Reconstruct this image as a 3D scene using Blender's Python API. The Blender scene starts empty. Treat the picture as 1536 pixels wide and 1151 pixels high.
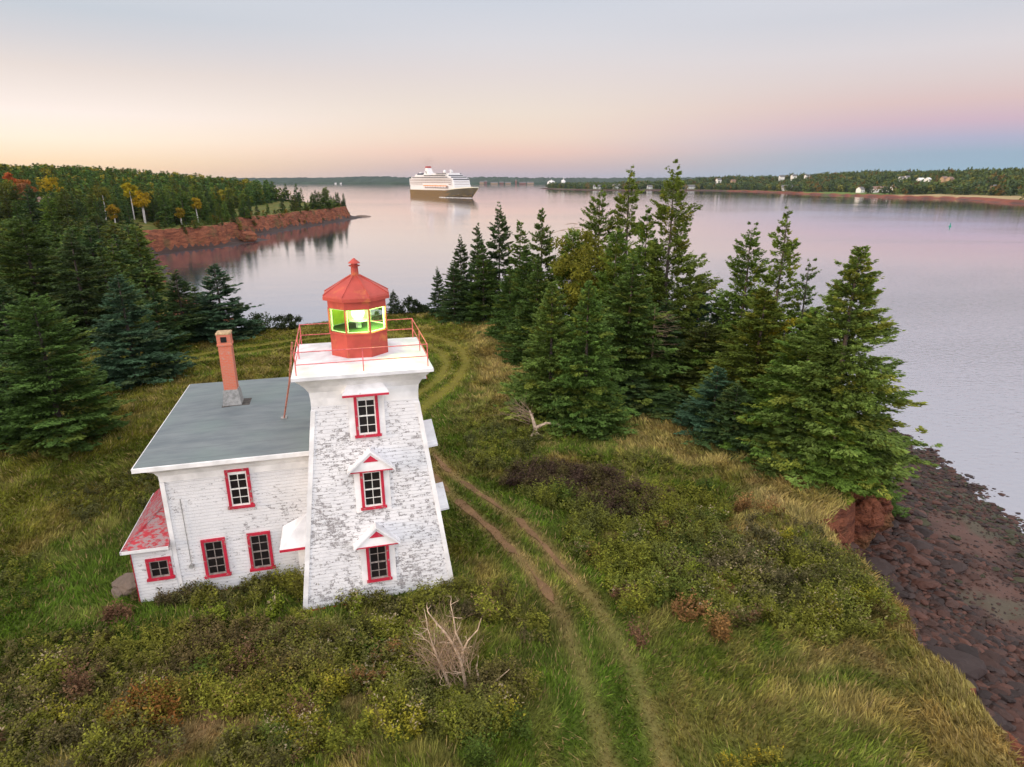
import bpy, math, random
import numpy as np
from mathutils import Vector, Matrix
R_ = math.radians
SC = bpy.context.scene
COL = SC.collection

# ------------------------------------------------------------------ camera
F_PX = 950.0
PITCH = math.atan(305.0 / F_PX)
CAM_Z = 20.5
cam_d = bpy.data.cameras.new('camera')
cam_d.sensor_width = 36.0
cam_d.lens = 36.0 * F_PX / 1536.0
cam_d.clip_start = 0.5
cam_d.clip_end = 40000.0
cam = bpy.data.objects.new('camera', cam_d)
COL.objects.link(cam)
cam.location = (0, 0, CAM_Z)
cam.rotation_euler = (math.pi / 2 - PITCH, 0, 0)
SC.camera = cam

# ------------------------------------------------------------------ exposure
SC.view_settings.view_transform = 'Standard'
SC.view_settings.look = 'None'
SC.view_settings.exposure = 0.0
SC.view_settings.gamma = 1.0
SC.view_settings.use_curve_mapping = False

# ------------------------------------------------------------------ sun: just risen / set, far to the left
SUN_AZ, SUN_EL = R_(-118), R_(9)      # azimuth measured from +Y towards +X
sd = bpy.data.lights.new('sun', 'SUN')
sd.energy = 2.0
sd.angle = R_(14)
sd.color = (1.0, 0.74, 0.50)
so = bpy.data.objects.new('sun', sd)
COL.objects.link(so)
sv = Vector((math.sin(SUN_AZ) * math.cos(SUN_EL), math.cos(SUN_AZ) * math.cos(SUN_EL), math.sin(SUN_EL)))
so.rotation_euler = sv.to_track_quat('Z', 'Y').to_euler()
so.location = sv * 200

# ------------------------------------------------------------------ node helpers
def lin(r, g, b):
    f = lambda v: (v / 255.0 / 12.92) if v / 255.0 <= 0.04045 else ((v / 255.0 + 0.055) / 1.055) ** 2.4
    return (f(r), f(g), f(b))

class NT:
    def __init__(self, tree):
        self.t = tree; self.n = tree.nodes; self.l = tree.links
    def new(self, typ, **kw):
        nd = self.n.new(typ)
        for k, v in kw.items():
            if k == 'ins':
                for kk, vv in v.items():
                    self.put(nd.inputs[kk], vv)
            else:
                setattr(nd, k, v)
        return nd
    def put(self, sock, v):
        if isinstance(v, bpy.types.NodeSocket):
            self.l.new(v, sock)
        elif isinstance(v, (tuple, list)) and len(v) == 3 and sock.type == 'RGBA':
            sock.default_value = (*v, 1)
        else:
            sock.default_value = v
    def math(self, op, a, b=None, c=None, clamp=False):
        nd = self.n.new('ShaderNodeMath'); nd.operation = op; nd.use_clamp = clamp
        self.put(nd.inputs[0], a)
        if b is not None: self.put(nd.inputs[1], b)
        if c is not None: self.put(nd.inputs[2], c)
        return nd.outputs[0]
    def mix(self, f, a, b, blend='MIX'):
        nd = self.n.new('ShaderNodeMix'); nd.data_type = 'RGBA'; nd.blend_type = blend
        self.put(nd.inputs[0], f); self.put(nd.inputs[6], a); self.put(nd.inputs[7], b)
        return nd.outputs[2]
    def ramp(self, f, stops, interp='LINEAR'):
        nd = self.n.new('ShaderNodeValToRGB'); cr = nd.color_ramp; cr.interpolation = interp
        while len(cr.elements) < len(stops): cr.elements.new(1.0)
        for e, (p, c) in zip(cr.elements, stops):
            e.position = p; e.color = (*c, 1) if len(c) == 3 else c
        self.put(nd.inputs[0], f)
        return nd.outputs[0]
    def smooth(self, v, a, b):
        nd = self.n.new('ShaderNodeMapRange'); nd.interpolation_type = 'SMOOTHSTEP'; nd.clamp = True
        self.put(nd.inputs[0], v); nd.inputs[1].default_value = a; nd.inputs[2].default_value = b
        return nd.outputs[0]
    def noise(self, vec, scale, detail=3, rough=0.55, dist=0.0):
        nd = self.n.new('ShaderNodeTexNoise'); nd.inputs['Scale'].default_value = scale
        nd.inputs['Detail'].default_value = detail; nd.inputs['Roughness'].default_value = rough
        nd.inputs['Distortion'].default_value = dist
        if vec is not None: self.l.new(vec, nd.inputs['Vector'])
        return nd.outputs[0]
    def scale(self, vec, s):
        nd = self.n.new('ShaderNodeMapping'); self.l.new(vec, nd.inputs[0])
        nd.inputs['Scale'].default_value = s
        return nd.outputs[0]
    def bump(self, h, strength=0.3, dist=0.05):
        nd = self.n.new('ShaderNodeBump'); nd.inputs['Strength'].default_value = strength
        nd.inputs['Distance'].default_value = dist; self.l.new(h, nd.inputs['Height'])
        return nd.outputs[0]

# ------------------------------------------------------------------ sky: dusk gradient by elevation and azimuth + Nishita
W = bpy.data.worlds.new('World'); SC.world = W; W.use_nodes = True
w = NT(W.node_tree); w.n.clear()
ZENITH, BEHIND = 1.55, 1.1           # brightness added to unseen sky overhead / behind the camera, to light walls and ground
def sky_stops(px, rows, top):
    out = []
    u = (px - 768) / F_PX
    for py, rgb in rows:
        v = (575.5 - py) / F_PX
        z = -math.sin(PITCH) + v * math.cos(PITCH)
        z /= math.sqrt(1 + u * u + v * v)
        out.append((math.sqrt(max(z, 0.0)), lin(*rgb)))
    out.sort(key=lambda q: q[0])
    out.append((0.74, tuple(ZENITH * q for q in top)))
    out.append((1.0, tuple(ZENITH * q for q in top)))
    return [(0.0, out[0][1])] + out
geo = w.new('ShaderNodeTexCoord')
sep = w.new('ShaderNodeSeparateXYZ'); w.l.new(geo.outputs['Generated'], sep.inputs[0])
dx, dy, dz = sep.outputs
pos = w.math('SQRT', w.math('MAXIMUM', dz, 0.0))
hor = w.math('SQRT', w.math('ADD', w.math('MULTIPLY', dx, dx), w.math('ADD', w.math('MULTIPLY', dy, dy), 1e-5)))
saz = w.math('DIVIDE', dx, hor)
caz = w.math('DIVIDE', dy, hor)
top = lin(214, 210, 212)
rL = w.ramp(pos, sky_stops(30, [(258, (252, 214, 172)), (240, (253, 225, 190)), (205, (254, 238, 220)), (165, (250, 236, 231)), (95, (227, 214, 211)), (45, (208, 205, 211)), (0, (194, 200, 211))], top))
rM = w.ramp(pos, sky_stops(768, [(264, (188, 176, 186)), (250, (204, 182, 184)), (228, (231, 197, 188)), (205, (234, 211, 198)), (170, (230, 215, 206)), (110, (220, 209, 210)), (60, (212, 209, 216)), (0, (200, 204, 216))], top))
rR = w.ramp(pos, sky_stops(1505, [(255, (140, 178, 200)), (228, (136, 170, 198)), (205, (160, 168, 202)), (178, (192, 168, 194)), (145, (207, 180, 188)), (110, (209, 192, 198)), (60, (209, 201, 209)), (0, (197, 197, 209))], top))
c1 = w.mix(w.smooth(saz, 0.0, -0.62), rM, rL)
c2 = w.mix(w.smooth(saz, -0.04, 0.60), c1, rR)
warm = w.mix(w.smooth(caz, 0.2, -0.5), (1.0, 1.0, 1.0), (0.97, 0.985, 1.0))
c2 = w.mix(1.0, c2, warm, 'MULTIPLY')
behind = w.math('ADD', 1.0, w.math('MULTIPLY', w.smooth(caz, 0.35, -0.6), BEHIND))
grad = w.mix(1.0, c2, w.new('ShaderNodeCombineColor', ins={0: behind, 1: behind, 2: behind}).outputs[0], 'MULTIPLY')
nish = w.new('ShaderNodeTexSky', sky_type='NISHITA', sun_disc=False, sun_elevation=R_(2), sun_rotation=SUN_AZ, altitude=20.0)
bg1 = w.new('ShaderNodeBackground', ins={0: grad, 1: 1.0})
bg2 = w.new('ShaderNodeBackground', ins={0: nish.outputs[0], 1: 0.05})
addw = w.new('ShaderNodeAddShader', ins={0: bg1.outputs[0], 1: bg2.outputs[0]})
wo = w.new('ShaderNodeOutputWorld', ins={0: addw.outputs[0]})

# ------------------------------------------------------------------ numpy noise
def _hash(ix, iy, s):
    h = (ix.astype(np.int64) * 374761393 + iy.astype(np.int64) * 668265263 + s * 974634541) & 0xffffffff
    h = ((h ^ (h >> 13)) * 1274126177) & 0xffffffff
    return ((h ^ (h >> 16)) & 0xffff) / 65535.0
def vnoise(x, y, s=0):
    x = np.asarray(x, float); y = np.asarray(y, float)
    ix = np.floor(x); iy = np.floor(y); fx = x - ix; fy = y - iy
    fx = fx * fx * (3 - 2 * fx); fy = fy * fy * (3 - 2 * fy)
    a = _hash(ix, iy, s); b = _hash(ix + 1, iy, s); c = _hash(ix, iy + 1, s); d = _hash(ix + 1, iy + 1, s)
    return (a * (1 - fx) + b * fx) * (1 - fy) + (c * (1 - fx) + d * fx) * fy
def fbm(x, y, s=0, o=4):
    t = 0; a = 0.5; tot = 0
    for k in range(o):
        t = t + a * vnoise(x * 2 ** k + 17.3 * k, y * 2 ** k - 9.1 * k, s + k); tot += a; a *= 0.5
    return t / tot
def sstep(a, b, v):
    t = np.clip((np.asarray(v, float) - a) / (b - a), 0, 1); return t * t * (3 - 2 * t)

# ------------------------------------------------------------------ mesh helpers
def tag(o, label, cat, group=None, kind=None):
    if label: o['label'] = label
    if cat: o['category'] = cat
    if group: o['group'] = group
    if kind: o['kind'] = kind
    return o
def structure(o): o['kind'] = 'structure'; return o
def link(name, me, parent=None):
    o = bpy.data.objects.new(name, me); COL.objects.link(o)
    if parent is not None: o.parent = parent
    return o
def empty(name, loc, rz=0.0):
    o = bpy.data.objects.new(name, None); COL.objects.link(o)
    o.location = loc; o.rotation_euler = (0, 0, rz); o.empty_display_size = 0.5
    return o
def np_mesh(name, verts, faces, mat=None, col=None, smooth=False):
    """faces: (n,k) int array (k=3 or 4) or list of such arrays; col: (nverts,3)"""
    me = bpy.data.meshes.new(name)
    fl = faces if isinstance(faces, list) else [faces]
    fl = [np.asarray(f, np.int32) for f in fl if len(f)]
    loops = np.concatenate([f.ravel() for f in fl])
    sizes = np.concatenate([np.full(len(f), f.shape[1], np.int32) for f in fl])
    starts = np.concatenate([[0], np.cumsum(sizes)[:-1]]).astype(np.int32)
    me.vertices.add(len(verts)); me.vertices.foreach_set('co', np.asarray(verts, np.float32).ravel())
    me.loops.add(len(loops)); me.loops.foreach_set('vertex_index', loops)
    me.polygons.add(len(sizes)); me.polygons.foreach_set('loop_start', starts)
    if smooth: me.polygons.foreach_set('use_smooth', np.ones(len(sizes), bool))
    else: me.polygons.foreach_set('use_smooth', np.zeros(len(sizes), bool))
    me.update(calc_edges=True)
    if col is not None:
        a = me.attributes.new('Col', 'FLOAT_COLOR', 'POINT')
        c4 = np.ones((len(verts), 4), np.float32); c4[:, :3] = col
        a.data.foreach_set('color', c4.ravel())
    if mat is not None: me.materials.append(mat)
    return me

class MB:
    """collects plain shapes and links them as one mesh object"""
    def __init__(self): self.v = []; self.f = []
    def add(self, vs, fs):
        b = len(self.v); self.v += [tuple(q) for q in vs]; self.f += [tuple(b + i for i in f) for f in fs]; return self
    def box(self, x0, x1, y0, y1, z0, z1, M=None):
        vs = [Vector(p) for p in ((x0, y0, z0), (x1, y0, z0), (x1, y1, z0), (x0, y1, z0), (x0, y0, z1), (x1, y0, z1), (x1, y1, z1), (x0, y1, z1))]
        if M is not None: vs = [M @ q for q in vs]
        return self.add(vs, [(0, 3, 2, 1), (4, 5, 6, 7), (0, 1, 5, 4), (1, 2, 6, 5), (2, 3, 7, 6), (3, 0, 4, 7)])
    def loft(self, rings, cap0=True, cap1=True):
        n = len(rings[0]); vs = [p for r in rings for p in r]; fs = []
        for k in range(len(rings) - 1):
            for i in range(n):
                j = (i + 1) % n
                fs.append((k * n + i, k * n + j, (k + 1) * n + j, (k + 1) * n + i))
        if cap0: fs.append(tuple(reversed(range(n))))
        if cap1: fs.append(tuple(range((len(rings) - 1) * n, len(rings) * n)))
        return self.add(vs, fs)
    def ngon(self, n, prof, cx=0, cy=0, a0=0.0, cap0=True, cap1=True):
        return self.loft([[(cx + r * math.cos(a0 + 2 * math.pi * i / n), cy + r * math.sin(a0 + 2 * math.pi * i / n), z) for i in range(n)] for r, z in prof], cap0, cap1)
    def tube(self, pts, radii, n=6):
        pts = [Vector(p) for p in pts]
        if not isinstance(radii, (list, tuple)): radii = [radii] * len(pts)
        rings = []
        for i, p in enumerate(pts):
            d = (pts[min(i + 1, len(pts) - 1)] - pts[max(i - 1, 0)]).normalized()
            a = d.cross(Vector((0, 0, 1)))
            if a.length < 1e-3: a = Vector((1, 0, 0))
            a.normalize(); b = d.cross(a)
            rings.append([p + radii[i] * (math.cos(2 * math.pi * k / n) * a + math.sin(2 * math.pi * k / n) * b) for k in range(n)])
        return self.loft(rings)
    def slab(self, poly, thick):
        """poly: planar loop of points, extruded against its normal by thick"""
        p = [Vector(q) for q in poly]
        nrm = (p[1] - p[0]).cross(p[2] - p[0]).normalized()
        n = len(p); vs = p + [q - nrm * thick for q in p]
        fs = [tuple(range(n)), tuple(reversed(range(n, 2 * n)))] + [(i, n + i, n + (i + 1) % n, (i + 1) % n) for i in range(n)]
        fs = fs[:2] + [tuple(reversed(f)) for f in fs[2:]]
        fs = fs[:2] + [tuple(reversed(f)) for f in fs[2:]]
        return self.add(vs, fs)
    def build(self, name, mat, parent=None, smooth=False):
        me = bpy.data.meshes.new(name); me.from_pydata(self.v, [], self.f)
        me.update()
        import bmesh
        bm = bmesh.new(); bm.from_mesh(me); bmesh.ops.recalc_face_normals(bm, faces=bm.faces); bm.to_mesh(me); bm.free()
        if smooth:
            for p in me.polygons: p.use_smooth = True
        if mat is not None: me.materials.append(mat)
        return link(name, me, parent)

# ------------------------------------------------------------------ materials
def mat(name):
    m = bpy.data.materials.new(name); m.use_nodes = True
    t = NT(m.node_tree); t.n.clear()
    out = t.new('ShaderNodeOutputMaterial'); b = t.new('ShaderNodeBsdfPrincipled')
    t.l.new(b.outputs[0], out.inputs[0]); t.b = b; t.out = out
    return m, t
def simple(name, rgb, rough=0.6, metal=0.0, var=0.18, scale=3.0, bump=0.0, spec=0.4):
    m, t = mat(name)
    tc = t.new('ShaderNodeTexCoord')
    n = t.noise(tc.outputs['Object'], scale, 5)
    c = t.mix(t.smooth(n, 0.3, 0.7), tuple(q * (1 - var) for q in rgb), tuple(min(1, q * (1 + var)) for q in rgb))
    t.put(t.b.inputs['Base Color'], c); t.b.inputs['Roughness'].default_value = rough
    t.b.inputs['Metallic'].default_value = metal
    t.b.inputs['Specular IOR Level'].default_value = spec
    if bump: t.put(t.b.inputs['Normal'], t.bump(t.noise(tc.outputs['Object'], scale * 6, 4), bump, 0.02))
    return m

def shingle(name, chip_lo, chip_hi, rows=True):
    """white painted wood shingles with courses and peeled patches"""
    m, t = mat(name)
    tc = t.new('ShaderNodeTexCoord'); O = tc.outputs['Object']
    sp = t.new('ShaderNodeSeparateXYZ'); t.l.new(O, sp.inputs[0])
    xx = t.math('ADD', sp.outputs[0], sp.outputs[1])
    uv = t.new('ShaderNodeCombineXYZ', ins={0: xx, 1: sp.outputs[2], 2: 0.0}).outputs[0]
    br = t.new('ShaderNodeTexBrick', offset=0.37, squash=1.0)
    t.l.new(uv, br.inputs['Vector'])
    for k, v in (('Scale', 1.0), ('Mortar Size', 0.006), ('Mortar Smooth', 0.2), ('Brick Width', 0.17), ('Row Height', 0.135), ('Bias', 0.0)):
        br.inputs[k].default_value = v
    br.inputs['Color1'].default_value = (0.0, 0, 0, 1); br.inputs['Color2'].default_value = (1, 1, 1, 1); br.inputs['Mortar'].default_value = (0.5, 0.5, 0.5, 1)
    per = br.outputs['Color']; mort = br.outputs['Fac']
    big = t.noise(uv, 0.55, 3)
    mid = t.noise(t.scale(uv, (4.2, 13.0, 1)), 1.0, 3, 0.6)
    fine = t.noise(t.scale(uv, (15, 34, 1)), 1.0, 2, 0.6)
    wear = t.math('ADD', t.math('MULTIPLY', mid, 0.58), t.math('MULTIPLY', fine, 0.42))
    wear = t.math('ADD', wear, t.math('MULTIPLY', t.math('SUBTRACT', big, 0.5), 0.34))
    wear = t.math('ADD', wear, t.math('MULTIPLY', t.math('SUBTRACT', per, 0.5), 0.16))
    wear = t.math('SUBTRACT', wear, t.math('MULTIPLY', t.smooth(sp.outputs[2], 5.2, 8.4), 0.07))
    chips = t.smooth(wear, chip_lo, chip_hi)
    row = t.math('FRACT', t.math('DIVIDE', sp.outputs[2], 0.135))
    edge = t.math('MULTIPLY', t.smooth(row, 0.16, 0.02), 0.30) if rows else 0.0
    white = t.mix(t.smooth(t.noise(O, 1.3, 5), 0.3, 0.75), (0.755, 0.75, 0.755), (0.66, 0.66, 0.67))
    white = t.mix(edge, white, (0.42, 0.40, 0.40))
    wood = t.mix(t.smooth(fine, 0.35, 0.6), (0.47, 0.455, 0.46), (0.25, 0.235, 0.235))
    t.put(t.b.inputs['Base Color'], t.mix(chips, white, wood))
    t.b.inputs['Roughness'].default_value = 0.75; t.b.inputs['Specular IOR Level'].default_value = 0.25
    hgt = t.math('SUBTRACT', t.math('SUBTRACT', t.math('MULTIPLY', row, -0.6), t.math('MULTIPLY', mort, 0.5)), t.math('MULTIPLY', chips, 0.5))
    t.put(t.b.inputs['Normal'], t.bump(hgt, 0.55, 0.03))
    return m
def worn_paint(name, rgb, under, lo, hi, scale=6.0, rough=0.6, stretch=(1, 1, 1)):
    m, t = mat(name)
    tc = t.new('ShaderNodeTexCoord'); O = t.scale(tc.outputs['Object'], stretch)
    n = t.noise(O, scale, 6, 0.65); n2 = t.noise(tc.outputs['Object'], 1.4, 4)
    base = t.mix(t.smooth(n2, 0.3, 0.7), tuple(q * 0.85 for q in rgb), tuple(min(1, q * 1.15) for q in rgb))
    wv = t.math('ADD', t.math('MULTIPLY', n, 0.75), t.math('MULTIPLY', t.noise(tc.outputs['Object'], 0.9, 2), 0.25))
    f = t.smooth(wv, lo, hi)
    t.put(t.b.inputs['Base Color'], t.mix(f, base, under))
    t.b.inputs['Roughness'].default_value = rough; t.b.inputs['Specular IOR Level'].default_value = 0.3
    t.put(t.b.inputs['Normal'], t.bump(n, 0.25, 0.01))
    return m
def foliage(name, rough=0.7, hue=0.03, val=0.35, trans=0.25):
    m, t = mat(name)
    at = t.new('ShaderNodeAttribute', attribute_name='Col')
    oi = t.new('ShaderNodeObjectInfo')
    r = oi.outputs['Random']
    hs = t.new('ShaderNodeHueSaturation')
    t.put(hs.inputs['Hue'], t.math('ADD', 0.5 - hue / 2, t.math('MULTIPLY', r, hue)))
    t.put(hs.inputs['Value'], t.math('ADD', 1 - val / 2, t.math('MULTIPLY', t.math('FRACT', t.math('MULTIPLY', r, 7.31)), val)))
    t.put(hs.inputs['Color'], at.outputs['Color'])
    t.put(t.b.inputs['Base Color'], hs.outputs[0])
    t.b.inputs['Roughness'].default_value = rough; t.b.inputs['Specular IOR Level'].default_value = 0.15
    if trans:
        tr = t.new('ShaderNodeBsdfTranslucent'); t.put(tr.inputs[0], hs.outputs[0])
        mx = t.new('ShaderNodeMixShader'); mx.inputs[0].default_value = trans
        t.l.new(t.b.outputs[0], mx.inputs[1]); t.l.new(tr.outputs[0], mx.inputs[2]); t.l.new(mx.outputs[0], t.out.inputs[0])
    return m
M = {}
M['tower'] = shingle('weathered_white_shingle', 0.525, 0.60)
M['house'] = shingle('white_shingle', 0.60, 0.68)
M['white'] = worn_paint('white_trim_paint', (0.78, 0.77, 0.76), (0.33, 0.30, 0.28), 0.66, 0.72, 5.0)
M['deck'] = worn_paint('white_deck_paint', (0.69, 0.69, 0.70), (0.45, 0.43, 0.41), 0.60, 0.72, 3.0)
M['red'] = worn_paint('red_trim_paint', (0.46, 0.018, 0.045), (0.33, 0.24, 0.22), 0.56, 0.64, 7.0)
M['pinkrail'] = simple('faded_red_rail', (0.62, 0.12, 0.13), 0.55, var=0.25, scale=6)
M['lantern'] = worn_paint('faded_red_iron', (0.42, 0.066, 0.048), (0.50, 0.15, 0.05), 0.52, 0.68, 2.2, 0.5)
M['roofred'] = worn_paint('red_wood_shingle', (0.40, 0.038, 0.05), (0.30, 0.22, 0.22), 0.44, 0.55, 5.0, 0.85, (1, 1, 3))
M['greywood'] = simple('bare_grey_wood', (0.26, 0.22, 0.20), 0.8, var=0.3, scale=9)
M['sashwhite'] = simple('white_sash_paint', (0.74, 0.72, 0.68), 0.6, var=0.12, scale=8)
M['brick'] = None
def m_glass():
    m, t = mat('dark_window_glass')
    tc = t.new('ShaderNodeTexCoord')
    n = t.noise(tc.outputs['Object'], 1.7, 2)
    t.put(t.b.inputs['Base Color'], t.mix(n, (0.006, 0.006, 0.007), (0.028, 0.022, 0.020)))
    t.b.inputs['Roughness'].default_value = 0.2; t.b.inputs['Specular IOR Level'].default_value = 0.12
    return m
M['glass'] = m_glass()
def m_clear():
    m, t = mat('clear_lantern_glass')
    tr = t.new('ShaderNodeBsdfTransparent', ins={0: (0.93, 0.98, 0.94, 1)}); gl = t.new('ShaderNodeBsdfGlossy', ins={0: (1, 1, 1, 1), 1: 0.03})
    fr = t.new('ShaderNodeFresnel', ins={0: 1.35})
    mx = t.new('ShaderNodeMixShader', ins={0: fr.outputs[0], 1: tr.outputs[0], 2: gl.outputs[0]})
    t.l.new(mx.outputs[0], t.out.inputs[0])
    return m
M['clear'] = m_clear()
def m_emit(name, rgb, s):
    m, t = mat(name); e = t.new('ShaderNodeEmission', ins={0: (*rgb, 1), 1: s}); t.l.new(e.outputs[0], t.out.inputs[0]); return m
M['lamp'] = m_emit('green_lamp_light', (0.35, 1.0, 0.42), 14.0)
def m_brick():
    m, t = mat('red_painted_brick'); tc = t.new('ShaderNodeTexCoord'); O = tc.outputs['Object']
    sp = t.new('ShaderNodeSeparateXYZ'); t.l.new(O, sp.inputs[0])
    uv = t.new('ShaderNodeCombineXYZ', ins={0: t.math('ADD', sp.outputs[0], sp.outputs[1]), 1: sp.outputs[2], 2: 0.0}).outputs[0]
    br = t.new('ShaderNodeTexBrick'); t.l.new(uv, br.inputs['Vector'])
    for k, v in (('Scale', 1.0), ('Mortar Size', 0.008), ('Brick Width', 0.21), ('Row Height', 0.075)): br.inputs[k].default_value = v
    br.inputs['Color1'].default_value = (0.60, 0.145, 0.075, 1); br.inputs['Color2'].default_value = (0.56, 0.18, 0.10, 1); br.inputs['Mortar'].default_value = (0.50, 0.22, 0.18, 1)
    n = t.noise(O, 5, 5)
    t.put(t.b.inputs['Base Color'], t.mix(t.smooth(n, 0.6, 0.75), br.outputs[0], (0.42, 0.30, 0.26))); t.b.inputs['Roughness'].default_value = 0.85
    t.put(t.b.inputs['Normal'], t.bump(br.outputs['Fac'], -0.4, 0.01)); return m
M['brick'] = m_brick()
def m_roof():
    m, t = mat('grey_roll_roofing'); tc = t.new('ShaderNodeTexCoord'); O = tc.outputs['Object']
    n = t.noise(t.scale(O, (0.5, 1.6, 1)), 1.2, 5, 0.6); n2 = t.noise(O, 0.35, 2); n3 = t.noise(O, 14, 4)
    c = t.mix(t.smooth(n, 0.25, 0.75), (0.115, 0.140, 0.152), (0.185, 0.212, 0.215))
    c = t.mix(t.math('MULTIPLY', t.smooth(n2, 0.4, 0.7), 0.5), c, (0.17, 0.225, 0.205))
    sp = t.new('ShaderNodeSeparateXYZ'); t.l.new(O, sp.inputs[0])
    seam = t.math('FRACT', t.math('MULTIPLY', sp.outputs[1], 1.05))
    c = t.mix(t.math('MULTIPLY', t.smooth(seam, 0.05, 0.0), 0.5), c, (0.07, 0.08, 0.085))
    c = t.mix(t.math('MULTIPLY', t.smooth(n3, 0.62, 0.8), 0.4), c, (0.33, 0.35, 0.34))
    t.put(t.b.inputs['Base Color'], c); t.b.inputs['Roughness'].default_value = 0.7
    t.put(t.b.inputs['Normal'], t.bump(n, 0.3, 0.05)); return m
M['roof'] = m_roof()
M['concrete'] = simple('grey_concrete', (0.30, 0.30, 0.29), 0.85, var=0.25, scale=7, bump=0.3)
M['black'] = simple('black_hole', (0.008, 0.008, 0.008), 0.9)
M['copper'] = simple('rusty_pole_paint', (0.44, 0.16, 0.11), 0.6, var=0.3, scale=5)
M['foliage'] = foliage('needle_foliage')
M['leaf'] = foliage('leaf_foliage', trans=0.35, hue=0.04)
M['bark'] = simple('grey_brown_bark', (0.085, 0.065, 0.055), 0.9, var=0.4, scale=8, bump=0.5)
M['birch'] = simple('white_birch_bark', (0.62, 0.58, 0.55), 0.8, var=0.25, scale=6)
M['deadwood'] = simple('bleached_dead_wood', (0.47, 0.35, 0.245), 0.8, var=0.35, scale=5, bump=0.4)
M['twig'] = simple('dry_grey_twigs', (0.30, 0.205, 0.13), 0.9, var=0.3, scale=3)
def m_attr(name, rough=0.9, nscale=2.0, namp=0.3, bump=0.4, bscale=12, spec=0.2):
    m, t = mat(name); at = t.new('ShaderNodeAttribute', attribute_name='Col'); tc = t.new('ShaderNodeTexCoord')
    n = t.noise(tc.outputs['Object'], nscale, 6, 0.65)
    v = t.math('ADD', 1 - namp, t.math('MULTIPLY', n, 2 * namp))
    c = t.mix(1.0, at.outputs['Color'], t.new('ShaderNodeCombineColor', ins={0: v, 1: v, 2: v}).outputs[0], 'MULTIPLY')
    t.put(t.b.inputs['Base Color'], c); t.b.inputs['Roughness'].default_value = rough; t.b.inputs['Specular IOR Level'].default_value = spec
    t.put(t.b.inputs['Normal'], t.bump(t.noise(tc.outputs['Object'], bscale, 5), bump, 0.05)); return m
M['ground'] = m_attr('meadow_soil')
M['grass'] = m_attr('grass_blade', 0.75, 0.8, 0.12, 0.0)
def m_cliff():
    m, t = mat('red_sandstone'); tc = t.new('ShaderNodeTexCoord'); O = tc.outputs['Object']
    n = t.noise(t.scale(O, (0.5, 0.5, 2.4)), 0.8, 7, 0.65, 0.4); n2 = t.noise(t.scale(O, (1, 1, 3)), 3.2, 5, 0.6)
    c = t.mix(t.smooth(n, 0.28, 0.72), (0.085, 0.030, 0.021), (0.33, 0.118, 0.060))
    c = t.mix(t.math('MULTIPLY', t.smooth(n2, 0.5, 0.75), 0.7), c, (0.045, 0.020, 0.016))
    c = t.mix(t.math('MULTIPLY', t.smooth(t.noise(O, 0.23, 3), 0.52, 0.68), 0.6), c, (0.10, 0.085, 0.035))
    t.put(t.b.inputs['Base Color'], c); t.b.inputs['Roughness'].default_value = 0.9; t.b.inputs['Specular IOR Level'].default_value = 0.15
    t.put(t.b.inputs['Normal'], t.bump(t.math('ADD', n, t.math('MULTIPLY', n2, 0.5)), 0.9, 0.5)); return m
M['cliff'] = m_cliff()
M['beach'] = m_attr('wet_red_shingle', 0.65, 1.6, 0.4, 0.7, 7, 0.35)
def m_rock():
    m, t = mat('dark_red_shore_rock'); tc = t.new('ShaderNodeTexCoord'); O = tc.outputs['Object']
    at = t.new('ShaderNodeAttribute', attribute_name='Col')
    oi = t.new('ShaderNodeObjectInfo')
    n = t.noise(O, 4, 6, 0.65)
    v = t.math('MULTIPLY', t.math('ADD', 0.55, n), t.math('ADD', 0.7, t.math('MULTIPLY', oi.outputs['Random'], 0.6)))
    c = t.mix(1.0, at.outputs['Color'], t.new('ShaderNodeCombineColor', ins={0: v, 1: v, 2: v}).outputs[0], 'MULTIPLY')
    t.put(t.b.inputs['Base Color'], c); t.b.inputs['Roughness'].default_value = 0.6; t.b.inputs['Specular IOR Level'].default_value = 0.25
    t.put(t.b.inputs['Normal'], t.bump(n, 0.6, 0.06)); return m
M['rock'] = m_rock()
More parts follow.
